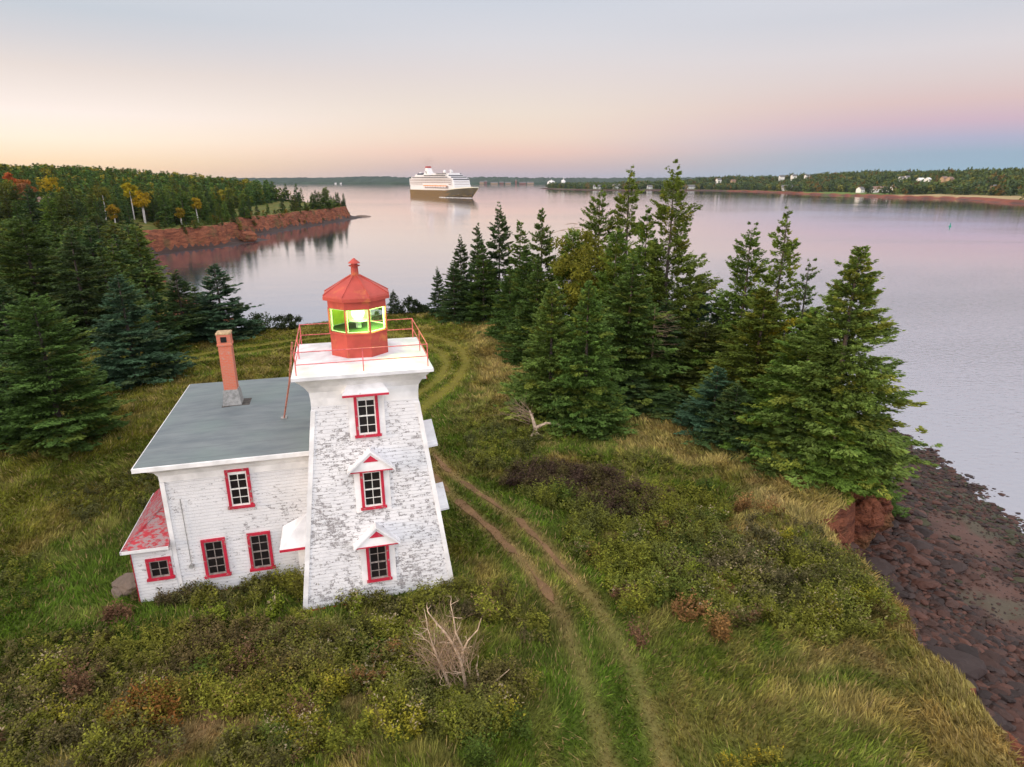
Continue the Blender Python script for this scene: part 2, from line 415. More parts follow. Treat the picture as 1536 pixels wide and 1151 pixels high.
def m_water():
    m, t = mat('calm_sea_water'); g = t.new('ShaderNodeNewGeometry'); Pn = g.outputs['Position']
    n1 = t.noise(t.scale(Pn, (1.0, 1.6, 1)), 0.9, 5, 0.6, 0.3)
    n2 = t.noise(t.scale(Pn, (0.35, 0.9, 1)), 0.16, 4, 0.55)
    patch = t.smooth(t.noise(t.scale(Pn, (0.35, 1.0, 1)), 0.012, 4, 0.5, 0.6), 0.38, 0.66)
    spw = t.new('ShaderNodeSeparateXYZ'); t.l.new(Pn, spw.inputs[0]); open_ = t.math('MULTIPLY', t.smooth(spw.outputs[0], 0.0, 60.0), t.smooth(spw.outputs[1], 230.0, 60.0))
    n3 = t.noise(t.scale(Pn, (0.75, 1.9, 1)), 1.5, 3, 0.55, 0.4)
    h = t.math('ADD', t.math('ADD', t.math('MULTIPLY', n1, 0.045), t.math('MULTIPLY', n2, 0.10)), t.math('MULTIPLY', n3, t.math('MULTIPLY', open_, 0.24)))
    bp = t.new('ShaderNodeBump', ins={'Distance': 1.0}); t.l.new(h, bp.inputs['Height'])
    t.put(bp.inputs['Strength'], t.math('ADD', 0.20, t.math('MULTIPLY', patch, 0.30)))
    t.put(t.b.inputs['Base Color'], (0.062, 0.086, 0.130)); t.b.inputs['Roughness'].default_value = 0.4; t.b.inputs['Specular IOR Level'].default_value = 0.0
    gl = t.new('ShaderNodeBsdfGlossy', ins={0: (1.0, 0.965, 0.985, 1), 1: 0.05}); t.l.new(bp.outputs[0], gl.inputs['Normal'])
    fr = t.new('ShaderNodeFresnel', ins={0: 1.33}); t.l.new(bp.outputs[0], fr.inputs['Normal'])
    mx = t.new('ShaderNodeMixShader', ins={0: t.math('POWER', fr.outputs[0], 0.27), 1: t.b.outputs[0], 2: gl.outputs[0]})
    t.l.new(mx.outputs[0], t.out.inputs[0]); return m
M['water'] = m_water()

# ------------------------------------------------------------------ terrain
CLIFF = np.array([(14.5, -60), (14.6, 8), (14.7, 14), (14.9, 15.5), (15.2, 17.3), (15.1, 19), (15.4, 21), (15.6, 23.5), (15.3, 25.7), (15.4, 27.4), (16.6, 28.7),
    (17.7, 29.4), (18.6, 31.2), (20.4, 31.6), (21.3, 33.2), (22, 36), (22.6, 42), (23, 50), (21, 58), (16, 66), (9, 73), (2, 78), (-6, 79), (-14, 77.5), (-20, 73.5), (-25, 70.5), (-30, 69.5), (-36, 69),
    (-42, 72), (-45, 84), (-53, 98), (-64, 114), (-76, 132), (-90, 152), (-103, 168), (-107, 180), (-106, 195), (-100, 208), (-96, 226), (-95, 233), (-104, 238), (-111, 246), (-106, 256), (-103, 274), (-99.5, 300), (-97, 326), (-94.5, 350), (-92.5, 372), (-97, 384),
    (-105, 392), (-128, 418), (-165, 448), (-205, 472), (-265, 497), (-460, 555), (-900, 560), (-900, -60)], float)
def poly_sd(x, y, poly):
    """signed distance, positive inside"""
    x = np.asarray(x, float); y = np.asarray(y, float)
    d2 = np.full(x.shape, 1e18); ins = np.zeros(x.shape, bool)
    n = len(poly)
    for i in range(n):
        ax, ay = poly[i]; bx, by = poly[(i + 1) % n]
        ex, ey = bx - ax, by - ay; wx, wy = x - ax, y - ay
        t = np.clip((wx * ex + wy * ey) / (ex * ex + ey * ey), 0, 1)
        d2 = np.minimum(d2, (wx - ex * t) ** 2 + (wy - ey * t) ** 2)
        c = (ay > y) != (by > y)
        with np.errstate(divide='ignore', invalid='ignore'):
            xi = ex * (y - ay) / (by - ay if by != ay else 1e-9) + ax
        ins ^= c & (x < xi)
    d = np.sqrt(d2)
    return np.where(ins, d, -d)
def line_d(x, y, pts):
    d2 = np.full(np.shape(x), 1e18)
    for (ax, ay), (bx, by) in zip(pts[:-1], pts[1:]):
        ex, ey = bx - ax, by - ay; wx, wy = x - ax, y - ay
        t = np.clip((wx * ex + wy * ey) / (ex * ex + ey * ey), 0, 1)
        d2 = np.minimum(d2, (wx - ex * t) ** 2 + (wy - ey * t) ** 2)
    return np.sqrt(d2)
def terrain(x, y, full=False):
    x = np.asarray(x, float); y = np.asarray(y, float)
    sd = poly_sd(x, y, CLIFF)
    far = sstep(75, 120, y)
    near_wt = 1 - far
    wob = (fbm(x * 0.8, y * 0.8, 3, 3) - 0.5) * 1.3 * near_wt + (fbm(x * 0.13, y * 0.13, 5, 4) - 0.5) * 8.0 * far
    s = sd + wob * np.exp(-np.abs(sd) / (3 + 9 * far))
    hill = 11.5 * sstep(-105, -290, x) * sstep(540, 430, y) * sstep(40, 200, y)
    plat = 5.0 + (fbm(x * 0.16, y * 0.16, 11, 3) - 0.5) * 0.5 + (fbm(x * 0.9, y * 0.9, 13, 2) - 0.5) * 0.12 + hill + 1.5 * far
    plat = plat - 0.5 * sstep(1.6, 0.0, sd) * near_wt
    right = sstep(8, 16, x) * sstep(66, 56, y)
    slope = (0.07 + 0.037 * sstep(24, 33, y)) * right + 0.13 * (1 - right)
    out = np.maximum(-s, 0)
    rocky = (fbm(x * 1.1, y * 1.1, 21, 3) - 0.5) * 0.35 * right + (fbm(x * 0.3, y * 0.3, 23, 3) - 0.5) * 0.5 * (1 - right)
    beach = (1.05 - 0.2 * far) - slope * out + rocky
    beach = np.maximum(beach, -1.6)
    cw = 0.55 + 2.6 * far
    k = sstep(-cw * 0.8, cw * 0.35, s + (fbm(x * 1.7, y * 1.7, 31, 2) - 0.5) * 0.4 * near_wt)
    z = beach * (1 - k) + plat * k
    if full: return z, s, k
    return z
def gz(x, y): return float(terrain(np.array([x]), np.array([y]))[0])

TRACK_L = [(-6.9, 36.4), (-5.6, 34.0), (-4.4, 31.8), (-2.6, 28.5), (-0.9, 25.7), (0.6, 23.1), (1.4, 21.2), (1.9, 19.7), (2.3, 17.3), (2.5, 15.6), (2.7, 13.5), (2.7, 8)]
TRACK_R = [(-5.4, 36.4), (-4.6, 34.2), (-3.7, 32.4), (-1.7, 29.6), (0.4, 26.6), (2.0, 23.3), (3.2, 20.8), (3.8, 18.6), (4.2, 16.1), (4.3, 13.5), (4.3, 8)]
ARC_O = [(-7.2, 38.5), (-6.1, 42.9), (-4.7, 48.4), (-4.0, 54.2), (-4.9, 59.6), (-7.1, 63.4), (-9.5, 65.2), (-16, 64.8), (-22.8, 62.3), (-27.1, 59.6), (-31.3, 55.3)]
ARC_I = [(-8.6, 39.5), (-7.6, 43.5), (-6.1, 49.8), (-5.8, 54.2), (-6.8, 58.6), (-8.7, 61.3), (-11, 62.6), (-16, 62.0), (-22.0, 60.0), (-26.0, 57.4), (-30, 53.6)]
# patches of vegetation: x, y, rx, ry, kind
GREEN, OLIVE, STRAW, DARK, PURPLE, MOWN, TAN, YELLOW = range(8)
VC = np.array([(0.085, 0.163, 0.011), (0.158, 0.150, 0.016), (0.45, 0.32, 0.11), (0.060, 0.080, 0.010), (0.080, 0.040, 0.022), (0.27, 0.235, 0.030), (0.36, 0.22, 0.11), (0.18, 0.16, 0.010)])
PATCH = [(-14.5, 19.7, 2.2, 3.5, GREEN), (-18.8, 23.1, 2.0, 3.0, GREEN), (-17.5, 20.5, 1.6, 2.5, GREEN), (3.4, 17.3, 1.6, 3.0, GREEN), (2.0, 14.8, 2.0, 2.0, GREEN), (5.2, 17.8, 1.6, 1.8, GREEN), (7.6, 19.3, 3.0, 1.2, GREEN), (10.6, 17.0, 1.6, 1.2, GREEN),
    (-4.8, 39.0, 2.6, 2.2, GREEN), (-1.5, 15.0, 1.5, 1.5, GREEN), (8.5, 14.5, 2.5, 1.2, GREEN), (0.6, 31.0, 0.8, 3.0, GREEN), (-20, 17, 2, 3, GREEN),
    (11.2, 17.9, 2.0, 0.7, TAN), (12.0, 36.0, 3.0, 2.4, STRAW), (7.9, 37.8, 2.4, 1.6, STRAW), (-2.0, 66, 3.0, 7.0, STRAW), (-1.3, 41.5, 1.8, 2.5, STRAW), (-0.5, 55, 2.5, 6, STRAW), (-5.5, 14.1, 0.9, 0.5, TAN), (-4.6, 15.6, 0.6, 0.4, TAN), (-8.9, 14.6, 1.6, 0.5, TAN),
    (14.6, 29.4, 1.4, 2.0, STRAW), (6.7, 15.1, 1.6, 0.8, STRAW), (13.5, 16, 1.2, 2.5, STRAW), (10.8, 15.2, 1.6, 1.0, STRAW), (11.9, 26.5, 2.2, 1.2, STRAW), (12.8, 28.6, 1.6, 1.4, TAN), (5.4, 19.6, 0.9, 1.4, STRAW), (4.9, 16.2, 0.5, 2.0, STRAW),
    (2.6, 31.2, 2.2, 1.3, PURPLE), (4.3, 29.4, 1.6, 1.0, PURPLE), (-11.5, 17.2, 2.4, 1.2, PURPLE), (-8.0, 18.0, 2.5, 1.0, PURPLE), (11.5, 20.5, 1.8, 0.8, PURPLE), (-1.0, 20.8, 1.2, 0.6, PURPLE), (-11, 14.2, 0.8, 0.6, PURPLE), (1.2, 19.4, 0.8, 1.4, PURPLE),
    (-8.2, 46, 1.6, 4, DARK), (-8.5, 53, 1.8, 5, GREEN), (-13, 26, 5, 5, DARK), (-20, 31, 4, 4, DARK), (-9.4, 21.6, 2.5, 0.8, DARK), (-16, 15.5, 3, 2, DARK),
    (8.0, 28.0, 1.6, 1.2, YELLOW), (-23.5, 28.2, 4, 2.2, MOWN), (-9.0, 64.5, 5, 4, MOWN), (-20, 66, 9, 3, MOWN), (-14, 58, 9, 7, OLIVE), (-20, 40, 7, 8, OLIVE), (-26, 30, 3, 3, OLIVE)]
def veg(x, y):
    """colour and height of the ground cover at x, y"""
    x = np.asarray(x, float); y = np.asarray(y, float)
    W_ = np.zeros((8,) + x.shape)
    wx = x + (fbm(x * 0.7, y * 0.7, 41, 3) - 0.5) * 2.6; wy = y + (fbm(x * 0.7, y * 0.7, 43, 3) - 0.5) * 2.6
    n = fbm(x * 0.28, y * 0.28, 47, 4); n2 = fbm(x * 0.9, y * 0.9, 49, 3); n3 = fbm(x * 2.1, y * 2.1, 51, 2)
    W_[OLIVE] = 0.55; W_[GREEN] = 1.3 * sstep(0.42, 0.58, n); W_[STRAW] = 1.0 * sstep(0.50, 0.72, n2); W_[DARK] = 0.8 * sstep(0.52, 0.36, n3)
    for (px, py, rx, ry, kd) in PATCH:
        W_[kd] += 2.4 * np.exp(-((wx - px) / rx) ** 2 - ((wy - py) / ry) ** 2) * (0.55 + 0.9 * n3)
    sd = poly_sd(x, y, CLIFF)
    W_[STRAW] += 3.0 * sstep(1.5, 0.5, sd) * sstep(36, 30, y) * sstep(8, 12, x)
    dl = np.minimum(line_d(x, y, TRACK_L), line_d(x, y, TRACK_R)); da = np.minimum(line_d(x, y, ARC_O), line_d(x, y, ARC_I))
    W_[MOWN] += 10.0 * np.exp(-(da / 0.42) ** 2) + 0.5 * np.exp(-(dl / 0.4) ** 2); W_[TAN] += 2.6 * np.exp(-(dl / 0.30) ** 2)
    mid_t = np.minimum(dl, da)
    W_[GREEN] += 1.2 * np.exp(-((mid_t - 0.9) / 0.6) ** 2)
    W_ /= W_.sum(0)
    c = np.tensordot(W_, VC, axes=(0, 0))
    h = 0.72 * (0.30 * W_[GREEN] + 0.34 * W_[OLIVE] + 0.48 * W_[STRAW] + 0.35 * W_[DARK] + 0.5 * W_[PURPLE] + 0.12 * W_[MOWN] + 0.22 * W_[TAN] + 0.3 * W_[YELLOW])
    h = h * (1 - 0.45 * np.exp(-(dl / 0.33) ** 2)) * (1 - 0.8 * np.exp(-(da / 0.42) ** 2))
    return c, h, dl
STEPX = {}
def grid(x0, x1, y0, y1, st, excl=()):
    xs = np.arange(x0, x1 + st * 0.5, st); ys = np.arange(y0, y1 + st * 0.5, st)
    X, Y = np.meshgrid(xs, ys); X = X.ravel(); Y = Y.ravel()
    nx, ny = len(xs), len(ys)
    Z, S, K = terrain(X, Y, True)
    i, j = np.meshgrid(np.arange(nx - 1), np.arange(ny - 1)); a = (j * nx + i).ravel()
    F = np.stack([a, a + 1, a + nx + 1, a + nx], 1)
    cx = X[a] + st / 2; cy = Y[a] + st / 2
    keep = np.ones(len(a), bool)
    for (ex0, ex1, ey0, ey1) in excl: keep &= ~((cx > ex0) & (cx < ex1) & (cy > ey0) & (cy < ey1))
    F = F[keep]
    keep = Z[F].max(1) > -1.5
    F = F[keep]
    return np.stack([X, Y, Z], 1), F, S, K
NEAR = (-48, 48, 6, 90); FRONT = (-168, -48, 60, 432)
gs = [grid(*NEAR[:2], *NEAR[2:], 0.3), grid(*FRONT[:2], *FRONT[2:], 1.0, [NEAR]), grid(-696, 54, -60, 618, 6.0, [(-48, 48, 6, 90), (-168, -48, 60, 432)])]
parts = {'ground': ([], [], []), 'cliff': ([], [], []), 'beach': ([], [], [])}
for V, Fc, S, K in gs:
    kf = K[Fc]; mx = kf.max(1); mn = kf.min(1)
    sel = {'beach': mx < 0.25, 'cliff': (mn < 0.93) & (mx >= 0.25)}
    sel['ground'] = ~(sel['beach'] | sel['cliff'])
    for nm, s in sel.items():
        f = Fc[s]
        if not len(f): continue
        u, inv = np.unique(f, return_inverse=True)
        vv = V[u].copy()
        if nm == 'ground':
            c, h, _ = veg(vv[:, 0], vv[:, 1]); c = c * (0.6 + 0.06 * np.exp(-(_ / 0.35) ** 2))[:, None] + np.array([0.016, 0.012, 0.005])
        elif nm == 'beach':
            n = fbm(vv[:, 0] * 0.5, vv[:, 1] * 0.5, 61, 4)[:, None]; wet = sstep(0.5, 0.1, vv[:, 2])[:, None]
            c = np.array([0.040, 0.020, 0.015]) * (0.7 + 0.6 * n) * (1 - 0.35 * wet)
            ex, ey = vv[:, 0], vv[:, 1]
            sand = np.exp(-((ex - 24.3) / 2.2) ** 2 - ((ey - 26.5) / 3.2) ** 2) + np.exp(-((ex - 27.0) / 2.2) ** 2 - ((ey - 33) / 3.0) ** 2) + 0.0 * ex
            sand = (sstep(0.3, 0.7, sand + (fbm(ex, ey, 63, 3) - 0.5) * 0.6))[:, None]
            alg = sstep(0.52, 0.62, fbm(ex * 0.35, ey * 0.35, 67, 3))[:, None] * sstep(16, 24, ex)[:, None]
            c = c * (1 - sand) + np.array([0.10, 0.050, 0.036]) * sand
            c = c * (1 - 0.6 * alg) + np.array([0.07, 0.075, 0.045]) * 0.6 * alg
        else: c = np.full((len(vv), 3), 0.3)
        base = sum(len(q) for q in parts[nm][0])
        parts[nm][0].append(vv); parts[nm][1].append(inv.reshape(f.shape) + base); parts[nm][2].append(c)
for nm, (vs, fs, cs) in parts.items():
    structure(link(nm, np_mesh(nm, np.concatenate(vs), np.concatenate(fs), M[nm], np.concatenate(cs), smooth=(nm != 'cliff'))))

# sea
me = np_mesh('water', np.array([(-16000, -3000, 0), (16000, -3000, 0), (16000, 24000, 0), (-16000, 24000, 0)], float), np.array([[0, 1, 2, 3]]), M['water'])
structure(link('water', me))

# bare earth ruts of the track: sheets lying just above the meadow
def rut(name, pts, w, seed, y_lo, y_hi):
    pts = np.array(pts, float); seg = np.diff(pts, axis=0); L = np.concatenate([[0], np.cumsum(np.hypot(seg[:, 0], seg[:, 1]))])
    s = np.arange(0, L[-1], 0.16); px = np.interp(s, L, pts[:, 0]); py = np.interp(s, L, pts[:, 1])
    ok = (py > y_lo) & (py < y_hi); px, py, s = px[ok], py[ok], s[ok]
    tx = np.gradient(px); ty = np.gradient(py); ln = np.hypot(tx, ty); nx, ny = -ty / ln, tx / ln
    k = np.linspace(-1, 1, 6)
    fade = np.clip(np.minimum(np.arange(len(s)), np.arange(len(s))[::-1]) / 12.0, 0.05, 1) * sstep(0.22, 0.55, vnoise(s * 0.75, s * 0 + seed + 11, seed + 3)) * (0.4 + 0.6 * sstep(18.5, 21, py))
    wl = w * fade * (0.55 + 0.9 * vnoise(s * 0.9, s * 0 + seed, seed)); wr = w * fade * (0.55 + 0.9 * vnoise(s * 0.9, s * 0 + seed + 5, seed + 1))
    off = np.where(k[None, :] < 0, k[None, :] * wl[:, None], k[None, :] * wr[:, None])
    X = px[:, None] + nx[:, None] * off; Y = py[:, None] + ny[:, None] * off
    Z = terrain(X.ravel(), Y.ravel()) + 0.045
    V = np.stack([X.ravel(), Y.ravel(), Z], 1); n = len(s)
    i, j = np.meshgrid(np.arange(5), np.arange(n - 1)); a = (j * 6 + i).ravel()
    F = np.stack([a, a + 1, a + 7, a + 6], 1)
    c = np.array([0.21, 0.122, 0.060]) * (0.6 + 0.6 * fbm(V[:, 0] * 2, V[:, 1] * 2, 71, 3))[:, None]
    structure(link(name, np_mesh(name, V, F, M['ground'], c, True)))
rut('dirt_track', TRACK_L, 0.21, 3, 19.2, 34.5)
rut('dirt_track', TRACK_R, 0.16, 8, 20.3, 34.5)

# grass: hundreds of thousands of blades in one sheet of ground cover
rg = np.random.default_rng(5)
def scatter(n, x0, x1, y0, y1):
    return rg.uniform(x0, x1, n), rg.uniform(y0, y1, n)
def in_view(x, y, pad=2.0):
    return (np.abs(x) < 0.86 * (y * math.cos(PITCH) + 4) + pad)
def meadow():
    x, y = scatter(1500000, -46, 24, 11, 80)
    p = np.clip((17.0 / y), 0.12, 1.0)
    ok = in_view(x, y) & (rg.random(len(x)) < p); x, y = x[ok], y[ok]
    sd = poly_sd(x, y, CLIFF) ; ok = sd > 0.02; x, y = x[ok], y[ok]
    c, h, dl = veg(x, y)
    bare = 0.42 * np.exp(-(dl / 0.2) ** 2) * (0.55 + 0.45 * sstep(17, 20.5, y)) * sstep(35, 32, y) * (0.6 + 0.6 * vnoise(x * 2, y * 2, 77))
    # leave the lighthouse floor free
    lx = (x + 5.85) * 0.9647 + (y - 23.7) * 0.2635; ly = -(x + 5.85) * 0.2635 + (y - 23.7) * 0.9647
    house = (np.abs(lx) < 2.9) & (np.abs(ly) < 2.9) | (lx > -8.9) & (lx < -1) & (ly > -0.75) & (ly < 8.8)
    ok = (rg.random(len(x)) > bare) & ~house; x, y, c, h = x[ok], y[ok], c[ok], h[ok]
    n = len(x); z = terrain(x, y)
    ang = 2 * math.pi * fbm(x * 0.22, y * 0.22, 81, 2) * 2.2 + rg.normal(0, 0.75, n)
    lean = rg.uniform(0.15, 1.15, n) * (0.6 + 0.8 * vnoise(x * 0.8, y * 0.8, 83))
    H = h * rg.uniform(0.45, 1.3, n)
    wd = (0.010 + 0.00105 * y) * rg.uniform(0.6, 1.3, n)
    az = rg.uniform(0, 2 * math.pi, n)
    bx, by = np.cos(az) * wd, np.sin(az) * wd
    tipx = x + np.cos(ang) * H * lean; tipy = y + np.sin(ang) * H * lean; tipz = z + H / np.sqrt(1 + 0.5 * lean ** 2)
    V = np.empty((n, 3, 3)); V[:, 0] = np.stack([x - bx, y - by, z - 0.02], 1); V[:, 1] = np.stack([x + bx, y + by, z - 0.02], 1); V[:, 2] = np.stack([tipx, tipy, tipz], 1)
    dry = (rg.random(n) < 0.10)[:, None]
    cc = c * (rg.uniform(0.6, 1.4, n) * (0.62 + 0.76 * vnoise(x * 2.3, y * 2.3, 87)))[:, None]
    cc = np.where(dry, np.array([0.34, 0.25, 0.10]) * rg.uniform(0.6, 1.15, n)[:, None], cc)
    o = link('grass', np_mesh('grass', V.reshape(-1, 3), np.arange(3 * n).reshape(n, 3), M['grass'], np.repeat(cc, 3, 0)))
    o['kind'] = 'stuff'
    return n
NBL = meadow(); print('blades', NBL)

# weeds and low shrubs: leafy stems, in clumps
def leaf_cards(p, d, nrm, L, Wd):
    """diamond leaves: base p, direction d, normal nrm (all (n,3)); L, Wd (n,)"""
    s = np.cross(d, nrm); s /= np.linalg.norm(s, axis=1, keepdims=True) + 1e-9
    n = len(p); V = np.empty((n, 4, 3))
    V[:, 0] = p; V[:, 1] = p + d * (L * 0.45)[:, None] + s * (Wd * 0.5)[:, None]
    V[:, 2] = p + d * L[:, None]; V[:, 3] = p + d * (L * 0.45)[:, None] - s * (Wd * 0.5)[:, None]
    return V.reshape(-1, 3), np.arange(4 * n).reshape(n, 4)
SHRUB = [ # x, y, rx, ry, n, height, colour, jitter, tip colour
    (2.4, 31.3, 2.6, 1.25, 620, 0.8, (0.054, 0.034, 0.023), None), (4.6, 29.7, 2.2, 1.1, 380, 0.8, (0.054, 0.034, 0.023), None), (6.2, 28.6, 1.7, 0.8, 230, 0.8, (0.058, 0.036, 0.023), None), (5.4, 27.6, 1.6, 0.8, 170, 0.8, (0.058, 0.038, 0.023), None),
    (-0.2, 33.5, 2.2, 1.4, 220, 0.6, (0.075, 0.080, 0.022), None), (2.5, 29.0, 1.6, 1.3, 220, 0.8, (0.095, 0.105, 0.022), None), (8.2, 28.0, 2.2, 1.4, 380, 0.75, (0.110, 0.115, 0.016), None),
    (5.8, 27.2, 2.4, 1.6, 380, 0.85, (0.075, 0.080, 0.020), None), (4.2, 25.0, 1.6, 2.0, 360, 0.9, (0.085, 0.095, 0.022), None), (7.6, 25.0, 2.4, 1.8, 420, 0.9, (0.075, 0.085, 0.020), None),
    (5.8, 22.6, 1.8, 1.5, 360, 0.85, (0.095, 0.115, 0.020), None), (8.6, 22.4, 1.8, 1.3, 340, 0.85, (0.10, 0.088, 0.042), (0.36, 0.29, 0.17)), (11.4, 23.6, 2.2, 1.8, 380, 0.8, (0.075, 0.070, 0.028), (0.30, 0.24, 0.15)),
    (13.4, 22.6, 1.4, 1.8, 260, 0.8, (0.070, 0.075, 0.020), None), (13.0, 20.6, 1.5, 1.1, 200, 0.8, (0.090, 0.105, 0.018), (0.28, 0.24, 0.12)), (9.8, 20.2, 2.0, 1.0, 300, 0.8, (0.085, 0.085, 0.026), (0.34, 0.29, 0.16)), (11.0, 19.2, 1.6, 0.6, 160, 0.75, (0.10, 0.11, 0.02), (0.30, 0.26, 0.12)),
    (7.6, 20.6, 1.0, 0.8, 110, 0.7, (0.10, 0.12, 0.022), (0.42, 0.38, 0.24)), (12.6, 26.0, 1.6, 1.0, 120, 0.5, (0.08, 0.07, 0.03), None), (6.5, 33.0, 2.6, 1.2, 160, 0.45, (0.085, 0.085, 0.022), None),
    (-1.6, 39.5, 2.4, 1.6, 140, 0.5, (0.10, 0.10, 0.024), None), (-0.6, 36.4, 2.2, 1.3, 200, 0.55, (0.070, 0.078, 0.022), None),
    # around the house
    (-9.0, 21.6, 1.8, 0.5, 170, 0.65, (0.085, 0.085, 0.024), None), (-8.2, 21.7, 0.9, 0.5, 150, 0.95, (0.11, 0.11, 0.022), None), (-7.6, 21.2, 0.6, 0.5, 90, 0.9, (0.12, 0.12, 0.022), None), (-4.6, 20.4, 2.0, 0.4, 170, 0.6, (0.075, 0.070, 0.026), None), (-3.3, 20.7, 0.7, 0.4, 90, 0.7, (0.10, 0.105, 0.024), None), (-13.0, 21.0, 1.6, 0.6, 140, 0.55, (0.080, 0.066, 0.028), None), (-1.4, 20.6, 1.5, 0.9, 160, 0.6, (0.060, 0.052, 0.022), None), (-11.2, 20.6, 1.6, 0.6, 130, 0.6, (0.075, 0.075, 0.024), None),
    # left foreground
    (-12.4, 17.6, 2.8, 1.2, 420, 0.65, (0.080, 0.062, 0.026), None), (-9.0, 18.2, 2.4, 1.0, 360, 0.7, (0.085, 0.066, 0.026), None), (-6.2, 18.2, 2.4, 0.9, 360, 0.7, (0.085, 0.088, 0.024), None), (-8.0, 16.6, 2.2, 0.8, 320, 0.7, (0.088, 0.072, 0.024), None), (-5.4, 17.0, 1.6, 0.8, 260, 0.8, (0.105, 0.105, 0.022), (0.30, 0.26, 0.16)),
    (-13.4, 15.2, 2.2, 1.0, 300, 0.7, (0.085, 0.072, 0.028), (0.24, 0.18, 0.11)), (-11.0, 15.0, 0.9, 0.6, 170, 0.8, (0.13, 0.060, 0.014), None), (-9.3, 15.6, 1.2, 0.6, 170, 0.75, (0.12, 0.105, 0.018), (0.30, 0.24, 0.06)), (-7.0, 15.6, 1.4, 0.7, 190, 0.75, (0.115, 0.110, 0.020), (0.34, 0.26, 0.05)), (-15.5, 17.2, 1.8, 1.5, 230, 0.6, (0.080, 0.070, 0.026), None),
    (-12.0, 13.8, 2.2, 0.8, 230, 0.7, (0.070, 0.062, 0.026), None), (-7.0, 13.8, 1.4, 0.6, 150, 0.6, (0.080, 0.075, 0.026), None), (-2.6, 15.4, 1.0, 0.9, 260, 0.9, (0.085, 0.092, 0.024), (0.26, 0.20, 0.10)), (-1.2, 15.0, 0.9, 0.7, 220, 0.9, (0.095, 0.105, 0.022), None), (-3.6, 16.6, 1.2, 0.8, 200, 0.8, (0.085, 0.09, 0.022), (0.34, 0.29, 0.18)), (-0.2, 16.2, 0.9, 0.9, 170, 0.8, (0.090, 0.078, 0.026), None), (-5.0, 14.2, 1.0, 0.5, 110, 0.7, (0.045, 0.065, 0.016), None),
    (-16.0, 14.4, 1.6, 1.4, 150, 0.6, (0.06, 0.066, 0.02), None), (-20.5, 21.5, 2.2, 2.0, 160, 0.5, (0.07, 0.075, 0.02), None), (-19.5, 29.5, 3.5, 2.5, 240, 0.5, (0.06, 0.062, 0.02), None), (-13.8, 29, 1.8, 2.5, 160, 0.6, (0.045, 0.052, 0.016), None),
    (0.9, 19.4, 0.7, 1.2, 120, 0.55, (0.065, 0.056, 0.022), None), (6.6, 13.6, 0.5, 0.4, 40, 0.5, (0.14, 0.13, 0.02), (0.45, 0.34, 0.02))]
_r = random.Random(44)
for _k in range(76):
    if _k % 2: _x, _y = _r.uniform(-16, 0.5), _r.uniform(13.5, 20.3)
    else: _x, _y = _r.uniform(2.5, 14), _r.uniform(18.5, 31)
    _c = _r.choice([(0.17, 0.16, 0.016), (0.17, 0.095, 0.035), (0.045, 0.075, 0.012), (0.12, 0.155, 0.016), (0.10, 0.055, 0.03), (0.14, 0.15, 0.02), (0.06, 0.085, 0.014)])
    _t = _r.choice([None, None, (0.40, 0.33, 0.20), (0.25, 0.16, 0.09)])
    SHRUB.append((_x, _y, _r.uniform(.25, .54), _r.uniform(.2, .5), _r.randint(14, 40), _r.uniform(.55, 1.15), _c, _t))
